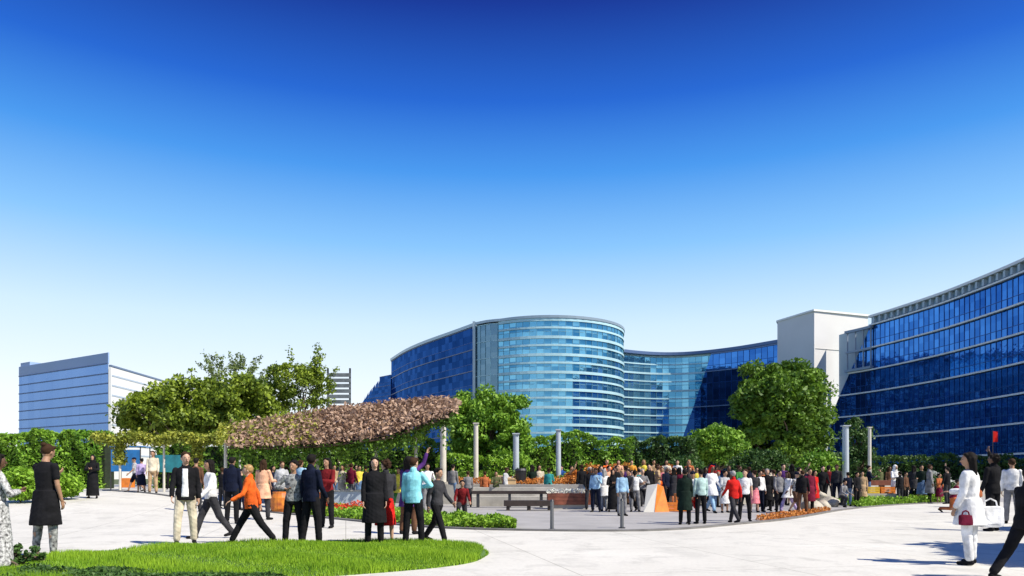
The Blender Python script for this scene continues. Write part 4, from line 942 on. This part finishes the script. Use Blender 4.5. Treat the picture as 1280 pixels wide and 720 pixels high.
def copy_person(p):
    r = p.copy(); COL.objects.link(r)
    for ch in list(p.children):
        c = ch.copy(); COL.objects.link(c); c.parent = r
    return r
def put(p, px, py, hpx, face=0, label="", group=None, z=None, Y=None, H0=1.72, seated=False, smin=.9, smax=1.1):
    if Y is None: X, Y = at(px, py)
    else: X = (px - CX) / F * Y
    s = max(smin, min(smax, hpx * Y / F / H0)) if hpx else 1.0
    p.location = (X, Y, (gz(X, Y) + .004) if z is None else z); p.rotation_euler = (0, 0, R(face)); p.scale = (s, s, s)
    tag(p, label, "person", group); return p

ST = lambda l=(0, 4, 2), r=(0, 4, 2), la=(2, 8, 12, 6), ra=(2, 8, 12, 6), **k: dict(legs=[l, r], arms=[la, ra], **k)
POSES = dict(
    stand=ST(), relaxed=ST((6, 6, 4), (-4, 5, 6), (8, 10, 25, 10), (-4, 9, 14, 6), yaw=20),
    phone=ST((3, 4, 3), (-2, 5, 3), (2, 9, 12, 5), (28, 12, 95, 30), nod=14), folded=ST((0, 6, 2), (4, 6, 5), (22, 14, 82, 62), (24, 14, 80, 66)),
    walk=ST((24, 2, 6), (-20, 2, 18), (-18, 8, 20, 5), (20, 8, 28, 8), lean=3), stride=ST((30, 2, 4), (-28, 2, 10), (-26, 10, 20, 5), (26, 10, 40, 10), lean=5),
    hips=ST((0, 8, 2), (0, 7, 3), (-8, 42, 88, 96), (4, 8, 12, 6), yaw=-20), raise_=ST((3, 5, 3), (-3, 5, 4), (130, 16, 30, 10), (6, 9, 15, 6), yaw=10, nod=-8),
    chat=ST((4, 5, 3), (-4, 6, 3), (18, 12, 70, 20), (4, 9, 20, 8), twist=10, yaw=25),
    kneel=ST((75, 8, 95), (-8, 6, 82), (30, 14, 50, 10), (26, 12, 55, 10), hip=.5, lean=16, seated=False),
    sit=dict(hip=.11, legs=[(82, 8, 78), (84, 10, 80)], arms=[(32, 12, 48, 22), (36, 12, 40, 24)], seated=True, lean=4))

# --- foreground people, each with its own mesh
def solo(px, py, hpx, face, pose, label, cols, group=None, **k):
    p = build_person(POSES[pose] if isinstance(pose, str) else pose, vox=.0085, detail=True, **k); dress(p, **cols); return put(p, px, py, hpx, face, label, group)
LG = "people standing on and beside the lawn"
solo(57, 697, 142, 165, 'phone', "woman in a short black dress and grey patterned leggings at the lawn's left tip", dict(top='black', bottom='grey_pattern', hairc='brown'), None, top='dress', sleeve='short', bottom='leggings', hair='bun')
solo(-4, 716, 146, 140, 'folded', "dark-haired person in a long white and black patterned robe cut by the left edge", dict(top='pattern', bottom='black', hairc='black', shoes='black', skin='dark'), None, top='robe', bottom='trousers', hair='long')
LEFTMOST = solo(232, 681, 114, 20, 'relaxed', "person in an open black jacket and pale trousers, leftmost of those on the lawn", dict(top='black', bottom='cream', hairc='brown', skin='light'), LG, top='jacket', hair='short')
solo(264, 673, 100, -50, 'walk', "walker in a white shirt and dark trousers right of the leftmost lawn figure", dict(top='white', bottom='charcoal', hairc='black'), LG, top='shirt', hair='long')
solo(290, 655, 82, 175, 'stand', "person in dark navy seen from behind between the white-shirted walker and the one in orange", dict(top='navy', bottom='black', hairc='black'), LG, top='jacket', hair='short')
solo(314, 681, 104, -75, 'stride', "striding person in a bright orange top and black trousers on the lawn edge", dict(top='orange', bottom='black', hairc='blond', skin='light'), LG, top='jacket', hair='short')
solo(329, 650, 74, 160, 'chat', "person with a peach shawl right behind the striding one in orange", dict(top='peach', bottom='charcoal', hairc='brown', head=None), LG, top='tunic', hair='long')
solo(367, 681, 103, 10, 'hips', "person in a white and grey patterned shirt and black trousers standing on the lawn", dict(top='grey_pattern', bottom='black', hairc='black'), LG, top='shirt', hair='curly')
solo(389, 682, 112, 150, 'relaxed', "person in a navy jacket and slim black trousers beside the patterned shirt", dict(top='navy', bottom='black', hairc='black', skin='dark'), LG, top='jacket', hair='short')
solo(409, 660, 86, -20, 'folded', "person in a dark red top and black trousers right behind the navy jacket", dict(top='dark_red', bottom='black', hairc='black'), LG, top='shirt', hair='long')
solo(468, 682, 108, 15, 'stand', "woman with long dark hair in a long black coat on the lawn", dict(top='black', bottom='black', hairc='black', skin='light'), LG, top='coat', bottom='trousers', hair='long', bulk=1.5)
solo(482, 679, 102, 200, 'chat', "person in a charcoal top and dark red skirt pressed against the long black coat", dict(top='charcoal', bottom='red', hairc='brown', skin='light'), LG, top='jacket', bottom='skirt', hair='curly')
solo(517, 682, 108, 170, 'hips', "person in a light cyan jacket and black trousers at the right of the lawn group", dict(top='cyan', bottom='black', hairc='brown', skin='light'), LG, top='jacket', hair='short', bulk=1.2)
solo(511, 668, 96, 150, 'raise_', "person in purple with one arm raised just behind the light cyan jacket", dict(top='purple', bottom='brown', hairc='black'), LG, top='tunic', hair='long')
solo(546, 679, 95, 60, 'walk', "slim walker in charcoal with dark trousers at the right end of the lawn group", dict(top='charcoal', bottom='black', hairc='black'), LG, top='shirt', hair='short')
solo(577, 651, 50, 10, 'kneel', "dark red clad person kneeling in the yellow-green planting bed", dict(top='dark_red', bottom='charcoal', hairc='black'), None, top='shirt', hair='short')
solo(1212, 706, 138, -150, 'chat', "person in a loose white shirt and white trousers in the right foreground", dict(top='white', bottom='white', hairc='black', skin='tan'), None, top='tunic', bottom='trousers', hair='long', bulk=1.6)
solo(1241, 664, 98, -160, 'raise_', "person in black raising a small red flag in the shade at the right", dict(top='black', bottom='black', hairc='black', skin='dark'), None, top='jacket', hair='curly')
solo(1265, 655, 80, 150, 'stand', "person in a plain white shirt behind the black figure at the right edge", dict(top='white', bottom='grey', hairc='brown'), None, top='shirt', hair='short')
solo(1283, 728, 150, 100, 'stride', "figure all in black striding out of the right edge", dict(top='black', bottom='black', hairc='black'), None, top='jacket', hair='short')
solo(1191, 641, 46, 60, 'kneel', "person in a reddish brown top kneeling on the plaza left of the white-clad one", dict(top='maroon', bottom='rust', hairc='black'), None, top='shirt', hair='short')
bm = bmesh.new(); loft(bm, [(0, -.118, .90, .07, .035), (0, -.118, 1.15, .055, .03), (0, -.126, 1.32, .05, .03), (0, -.09, 1.43, .05, .03)]); remesh("shirt", bm, cloth('white'), LEFTMOST, .012, .002, 2)
# hand flag held by the raised hand
def flag(px, py, Y):
    t = empty("hand_flag", (HX(px, Y), Y, hz_(py, Y))); tag(t, "small red flag on a stick held up above the white-clad person", "flag")
    bm = bmesh.new(); cyl(bm, (0, 0, -.3), (0, 0, .35), .008); obj("stick", bm, WOOD_DARK, t)
    bm = bmesh.new(); box(bm, (.06, 0, .2), (.12, .01, .26)); bmesh.ops.subdivide_edges(bm, edges=bm.edges[:], cuts=5)
    for v in bm.verts: v.co.y += .03 * math.sin(v.co.x * 26)
    obj("cloth", bm, cloth('red'), t)
# bags
def bag(label, px, py, Y, s, m, strap=True):
    t = empty("shoulder_bag", (HX(px, Y), Y, hz_(py, Y))); tag(t, label, "bag")
    bm = bmesh.new(); box(bm, (0, 0, 0), (.34 * s, .15 * s, .30 * s), 0, .065 * s); bmesh.ops.subdivide_edges(bm, edges=bm.edges[:], cuts=2)
    for v in bm.verts: v.co += v.co.normalized() * .015 * noise.noise(v.co * 9)
    obj("pouch", bm, m, t)
    bm = bmesh.new(); pts = [(-.10 * s, 0, .13 * s), (-.08 * s, 0, .22 * s), (0, 0, .26 * s), (.08 * s, 0, .22 * s), (.10 * s, 0, .13 * s)]
    for a, b_ in zip(pts, pts[1:]): cyl(bm, a, b_, .012, .012, 6)
    obj("strap", bm, m, t)
bag("bulging white cloth bag at the hip of the white-clad person", 1238, 646, 11.3, 1.1, cloth('white'))
bag("small reddish brown bag in front of the white-clad person", 1207, 650, 11.0, .55, cloth('maroon'))
bag("brown bag hanging on the back of the white-clad person", 1222, 617, 11.5, .36, cloth('rust'))

# --- crowd: shared prototypes, each copy dressed on its own
PROTO = {}
def proto(key, pose, **k):
    p = build_person(POSES[pose], vox=.013, **k); PROTO[key] = [p, 0]; return p
for key, pose, k in [
    ('m_stand', 'stand', dict(top='shirt', hair='short')), ('m_relaxed', 'relaxed', dict(top='jacket', hair='short')), ('m_walk', 'walk', dict(top='jacket', hair='short')),
    ('m_walk_s', 'walk', dict(top='tee', sleeve='short', bottom='shorts', hair='cap')), ('m_hips', 'hips', dict(top='tee', sleeve='short', hair='curly')), ('m_fold', 'folded', dict(top='shirt', hair='short')),
    ('w_stand', 'relaxed', dict(top='tunic', hair='long')), ('w_dress', 'stand', dict(top='dress', sleeve='short', bottom='none', hair='long')), ('w_robe', 'folded', dict(top='robe', bottom='none', hair='hood')),
    ('w_skirt', 'chat', dict(top='shirt', bottom='skirt', hair='bun')), ('w_walk', 'walk', dict(top='tunic', hair='long')), ('m_phone', 'phone', dict(top='shirt', hair='short')), ('m_raise', 'raise_', dict(top='shirt', hair='short')),
    ('kneel', 'kneel', dict(top='jacket', hair='short')), ('sit_m', 'sit', dict(top='shirt', hair='short')), ('sit_w', 'sit', dict(top='shirt', hair='long', sleeve='short')), ('coat', 'stand', dict(top='coat', hair='short'))]:
    proto(key, pose, **k)
def crowd(key, px, py, hpx, face, top, bottom, label, group="people standing in the crowd on the paving", hairc='black', skin='tan', head=None, shoes='black', **k):
    rec = PROTO[key]; p = rec[0] if rec[1] == 0 else copy_person(rec[0]); rec[1] += 1
    dress(p, top, bottom, hairc, skin, shoes, head); return put(p, px, py, hpx, face, label, group, **k)
LP = "people on the path at the left"
crowd('w_robe', 116, 623, 53, 15, 'black', 'black', "person in a long black robe and headscarf alone on the path at the left", LP, head='black')
crowd('m_walk_s', 169, 615, 44, -60, 'pale_grey', 'navy', "person in navy shorts and a pale grey top by the blue-sided stall", LP, head='navy')
crowd('w_skirt', 177, 616, 40, 200, 'lilac', 'navy', "woman in a lilac top and navy skirt by the blue-sided stall", LP)
crowd('m_stand', 191, 617, 56, 10, 'cream', 'tan', "tall person in cream and tan under the vine trellis", LP, hairc='brown')
crowd('m_stand', 245, 640, 66, 180, 'brown', 'charcoal', "person in brown at the kerb behind the leftmost lawn figure", LP)
crowd('m_fold', 213, 612, 40, 30, 'green', 'black', "person in a green shirt in front of the dull teal banner", LP)
BG = "people in the shade of the thatched canopy"
for a in [('m_stand', 418, 626, 44, 20, 'tan', 'denim', "person in tan shirt and denim at the left end of the white garden wall"), ('w_stand', 428, 628, 46, -30, 'cream', 'white', "woman in cream and white beside the white garden wall"),
          ('m_relaxed', 439, 629, 50, 160, 'maroon', 'grey', "person in a maroon jacket and grey trousers before the white garden wall"), ('w_skirt', 449, 627, 44, 10, 'yellow', 'denim', "woman in a yellow top at the right of the white garden wall"),
          ('m_walk', 352, 636, 60, 40, 'pale_grey', 'black', "walker in pale grey behind the big mottled orange drum"), ('m_hips', 376, 634, 58, 170, 'light_blue', 'charcoal', "person in a light blue tee behind the patterned shirt"),
          ('w_walk', 499, 634, 50, -20, 'yellow', 'green', "woman in a bright yellow tunic between the black coat and the cyan jacket"), ('m_phone', 534, 640, 60, 15, 'white', 'grey', "person in white behind the cyan jacket, right side"),
          ('m_stand', 585, 634, 42, 190, 'grey', 'charcoal', "person in grey at the left end of the long dark table"), ('m_fold', 620, 632, 42, 10, 'olive', 'black', "person in olive behind the long dark table"),
          ('m_relaxed', 606, 631, 40, 190, 'rust', 'charcoal', "person in a rust jacket behind the long dark table")]:
    crowd(*a[:7], a[7], BG, hairc=random.choice(['black', 'brown']))
G = "people standing in the crowd on the paving"
rows = [
 ('m_relaxed', 737, 637, 52, 10, 'black', 'charcoal', "person in a black jacket at the left end of the crowd"),
 ('m_phone', 745, 640, 54, -20, 'light_blue', 'navy', "person in a light blue shirt and navy trousers, second from the left of the crowd"),
 ('w_stand', 755, 639, 52, 200, 'white', 'pale_grey', "woman in a white tunic left of the long black dress"),
 ('w_robe', 766, 640, 52, 0, 'black', 'black', "woman in a floor-length black robe in the left part of the crowd"),
 ('m_stand', 777.5, 645, 56, 15, 'light_blue', 'grey', "person in a pale blue shirt and grey trousers right behind the right bollard"),
 ('m_walk', 786, 640, 54, -40, 'charcoal', 'black', "walker in charcoal just right of the right bollard"),
 ('m_hips', 794, 640, 50, 170, 'white', 'grey', "person in a white tee, hand on hip, left of the ridge tent"),
 ('m_fold', 803, 639, 52, 10, 'grey', 'charcoal', "person in a grey shirt with folded arms touching the ridge tent's white side"),
 ('m_relaxed', 833, 634, 50, 30, 'navy', 'black', "person in a navy jacket behind the orange side of the ridge tent"),
 ('w_dress', 842, 634, 48, 180, 'charcoal', 'black', "woman in a short charcoal dress behind the long orange crate"),
 ('coat', 856, 656, 66, 170, 'dark_green', 'black', "tall person in a very dark green coat at the kerb, front of the crowd"),
 ('m_walk_s', 866, 654, 58, -20, 'white', 'red', "person in a white tee and red shorts at the kerb"),
 ('m_stand', 876, 655, 62, 190, 'mint', 'black', "broad person in a pale mint jacket and black trousers at the kerb"),
 ('w_walk', 889, 641, 60, 25, 'white', 'light_blue', "person in white with a red cap standing tall in the crowd"),
 ('m_relaxed', 898, 639, 50, -30, 'denim', 'denim', "person in all denim right of the red cap"),
 ('w_skirt', 906, 641, 50, 10, 'pale_grey', 'white', "woman in a pale grey top and white skirt left of the red jacket"),
 ('m_walk', 917, 654, 66, 200, 'red', 'charcoal', "person in a bright red jacket walking near the kerb"),
 ('m_hips', 931, 652, 62, -10, 'white', 'black', "person in a white tee and black trousers right of the bright red jacket"),
 ('w_skirt', 943, 641, 50, 170, 'charcoal', 'pink', "woman in a pink skirt right of the white tee"),
 ('m_stand', 950, 640, 46, 20, 'white', 'navy', "person in white and navy between the pink skirt and the black coat"),
 ('coat', 959, 639, 52, -15, 'black', 'black', "person in a long black coat in the right half of the crowd"),
 ('m_fold', 967, 638, 50, 200, 'charcoal', 'charcoal', "person all in charcoal right of the long black coat"),
 ('m_relaxed', 974, 641, 52, 10, 'grey', 'black', "person in a grey jacket and black trousers in the right half of the crowd"),
 ('w_walk', 985, 641, 52, -60, 'white', 'lilac', "woman in a white tunic and lilac trousers in the right half of the crowd"),
 ('m_walk_s', 995, 642, 50, 30, 'pattern', 'brown', "person in a black and white patterned tee and brown shorts"),
 ('m_relaxed', 1003, 643, 54, 150, 'black', 'brown', "person in a black jacket and brown trousers near the rock pile"),
 ('coat', 1012, 641, 54, 10, 'maroon', 'black', "person in a maroon coat beside the rock pile"),
 ('w_dress', 1018, 637, 48, 30, 'red', 'black', "woman in a red dress at the rock pile"),
]
for a in rows:
    hc = ['black', 'brown', 'black', 'blond', 'black', 'grey'][hash(a[7][-9:]) % 1 + (int(a[1]) % 6)]
    crowd(*a, G, hairc=hc if a[1] < 1e4 else 'black', skin=['tan', 'light', 'tan', 'dark'][int(a[1] * 7) % 4], head=('red' if 'red cap' in a[7] else 'navy' if a[0] == 'm_walk_s' else 'black' if a[0] == 'w_robe' else None))
B2 = "people in the back rows of the crowd"
places = [(741, "behind the light blue shirt at the left end"), (751, "behind the white tunic at the left"), (761, "behind the black robe, left shoulder"), (771, "between the black robe and the right bollard"), (782, "just behind the charcoal walker"), (790, "behind the hand-on-hip white tee"),
          (799, "behind the folded grey arms left of the tent"), (811, "behind the white side of the ridge tent"), (822, "behind the peak of the ridge tent"), (849, "behind the long orange crate"), (862, "behind the very dark green coat"), (871, "behind the red shorts"),
          (882, "behind the pale mint jacket"), (894, "behind the red cap"), (911, "left of the bright red jacket in the back"), (924, "right of the bright red jacket in the back"), (937, "behind the pink skirt"), (954, "behind the white and navy figure"), (963, "behind the long black coat"),
          (979, "behind the grey jacket"), (990, "behind the lilac trousers"), (999, "behind the patterned tee"), (1008, "behind the brown trousers near the rocks")]
tops = ['charcoal', 'blue', 'peach', 'black', 'purple', 'grey', 'teal', 'black', 'tan', 'maroon', 'charcoal', 'yellow', 'navy', 'dark_red', 'black', 'green', 'navy', 'rust', 'cream', 'purple', 'black', 'olive', 'navy']
kinds = ['m_stand', 'w_stand', 'm_relaxed', 'm_fold', 'w_skirt', 'm_walk', 'm_phone', 'coat', 'm_hips', 'w_dress', 'm_raise']
for i, ((px, pl_), tp) in enumerate(zip(places, tops)):
    crowd(kinds[i % len(kinds)], px, 631 + (i * 7) % 4, 46 + (i * 5) % 6, random.choice([0, 20, -30, 160, 190, 90]), tp, random.choice(['black', 'charcoal', 'navy', 'grey']), f"person in {tp.replace('_', ' ')} {pl_}", B2, hairc=random.choice(['black', 'black', 'brown']), skin=random.choice(['tan', 'dark', 'light']))
EX = "people further back between the posts and hedges"
ex = [(262, 634, 'charcoal', "behind the white-shirted walker's shoulder"), (278, 636, 'black', "left of the navy figure's back"), (302, 638, 'dark_green', "behind the orange top"), (341, 634, 'navy', "above the big mottled orange drum"), (358, 632, 'maroon', "left of the patterned shirt's head"),
      (398, 633, 'black', "between the navy jacket and the dark red top"), (424, 623, 'charcoal', "behind the left end of the white garden wall"), (434, 622, 'cream', "behind the middle of the white garden wall"), (445, 622, 'black', "behind the right half of the white garden wall"), (457, 626, 'rust', "touching the long black coat's outline"),
      (556, 628, 'black', "at the thick cream post"), (566, 630, 'grey', "right of the thick cream post"), (596, 626, 'navy', "at the cream post before the lime-topped tree"), (632, 630, 'pale_grey', "behind the middle of the long dark table"), (665, 629, 'dark_green', "at the right end of the long dark table"),
      (674, 628, 'cream', "between the black bin and the slim pale post"), (686, 630, 'teal', "at the left end of the red-brown planter"), (702, 627, 'blue', "behind the slim pale blue-white post"), (714, 629, 'tan', "behind the red-brown planter's middle"), (727, 630, 'black', "behind the red-brown planter's right end"),
      (1028, 629, 'black', "behind the rock pile, left side"), (1036, 628, 'dark_red', "behind the rock pile, middle"), (1046, 629, 'charcoal', "behind the rock pile, right side"), (1086, 626, 'navy', "left of the yellow crate"), (1100, 622, 'olive', "behind the yellow crate"), (1112, 623, 'brown', "behind the orange crate on the wall"),
      (1142, 627, 'charcoal', "at the nearest white-flowering bush"), (1152, 628, 'dark_green', "between two white-flowering bushes"), (1162, 629, 'grey', "at the tallest white-flowering bush"), (1184, 630, 'black', "above the kneeling reddish brown top")]
for i, (px, py, tp, pl_) in enumerate(ex):
    crowd(kinds[(i * 3) % len(kinds)], px, py, 44 + (i * 5) % 8, [0, 160, -40, 70, 200][i % 5], tp, ['black', 'charcoal', 'navy', 'denim'][i % 4], f"person in {tp.replace('_', ' ')} {pl_}", EX, hairc=['black', 'brown', 'black'][i % 3], skin=['tan', 'dark', 'light'][i % 3], smin=.86)
# right of the rocks
RG = "people at the planting on the right"
for a in [('kneel', 1052, 634, 34, 30, 'grey', 'charcoal', "person in a grey jacket kneeling right of the rock pile"), ('m_stand', 1060, 633, 42, 180, 'navy', 'denim', "person in navy standing behind the kneeling grey jacket"), ('m_relaxed', 1071, 633, 42, 20, 'black', 'black', "person all in black left of the tan coat at the right planting"),
          ('coat', 1078, 632, 42, -20, 'tan', 'charcoal', "person in a tan coat at the left end of the green planting"), ('w_robe', 1119, 628, 50, 10, 'white', 'white', "figure in a pale robe and hood near the white-flowering bushes"), ('m_relaxed', 1125, 630, 40, 190, 'black', 'charcoal', "person in a black jacket left of the white-flowering bushes"),
          ('m_stand', 1132, 629, 38, 30, 'brown', 'black', "person in brown and black left of the white-flowering bushes"), ('w_skirt', 1174, 629, 34, 10, 'rust', 'maroon', "woman in a rust top before the white-flowering bushes"), ('m_walk', 1203, 634, 44, 60, 'pale_grey', 'charcoal', "walker in pale grey behind the white-clad person")]:
    crowd(*a, RG, smin=.85)
# seated rows
SG = "people seated on the stepped stone seating"
cols_ = [['peach', 'amber', 'pink', 'rust', 'cream', 'orange', 'white', 'tan'], ['amber', 'orange', 'peach', 'tan', 'yellow', 'pink', 'rust', 'cream'], ['orange', 'peach', 'amber', 'yellow', 'tan', 'cream', 'white', 'rust']]
rn = ["lowest", "middle", "top"]
for r_ in range(3):
    for j in range(8):
        Y = 34.4 + .35 + .95 * r_ + random.uniform(-.08, .08); px = 748 + j * 15 + random.uniform(-2, 2) + r_ * 5; c = cols_[r_][j]
        crowd(['sit_m', 'sit_w'][(r_ + j) % 2], px, 0, None, random.uniform(-25, 25), c, random.choice(['tan', 'brown', 'denim', 'rust', 'cream']), f"person in {c} seated on the {rn[r_]} step of the stepped seating", SG, Y=Y, z=.5 + .38 * r_ - 0.005, hairc=random.choice(['brown', 'blond', 'black']), skin=random.choice(['light', 'tan']), shoes='brown')
for k_, v_ in PROTO.items():
    if v_[1] == 0:
        for ch in list(v_[0].children): bpy.data.objects.remove(ch)
        bpy.data.objects.remove(v_[0])
flag(1241, 556, 17.6)
# unseen trees added beyond the right edge of the frame to shade the plaza corner
for i, (X, Y) in enumerate([(15.3, 9.6), (19.8, 14.2), (25.8, 19.0)]):
    tree("broadleaf_tree", ["street tree just outside the right edge shading the near plaza corner", "street tree just outside the right edge shading the white shirt", "farthest street tree outside the right edge"][i], (X, Y, 0),
         [((0, 0, 5.4), (2.7, 2.7, 2.0)), ((.8, .4, 6.4), (1.8, 1.8, 1.4))], LEAF_MID, leaf=.42, nc=150, per=120, cr=.8, trunk_r=.2, trunk_h=2.6)
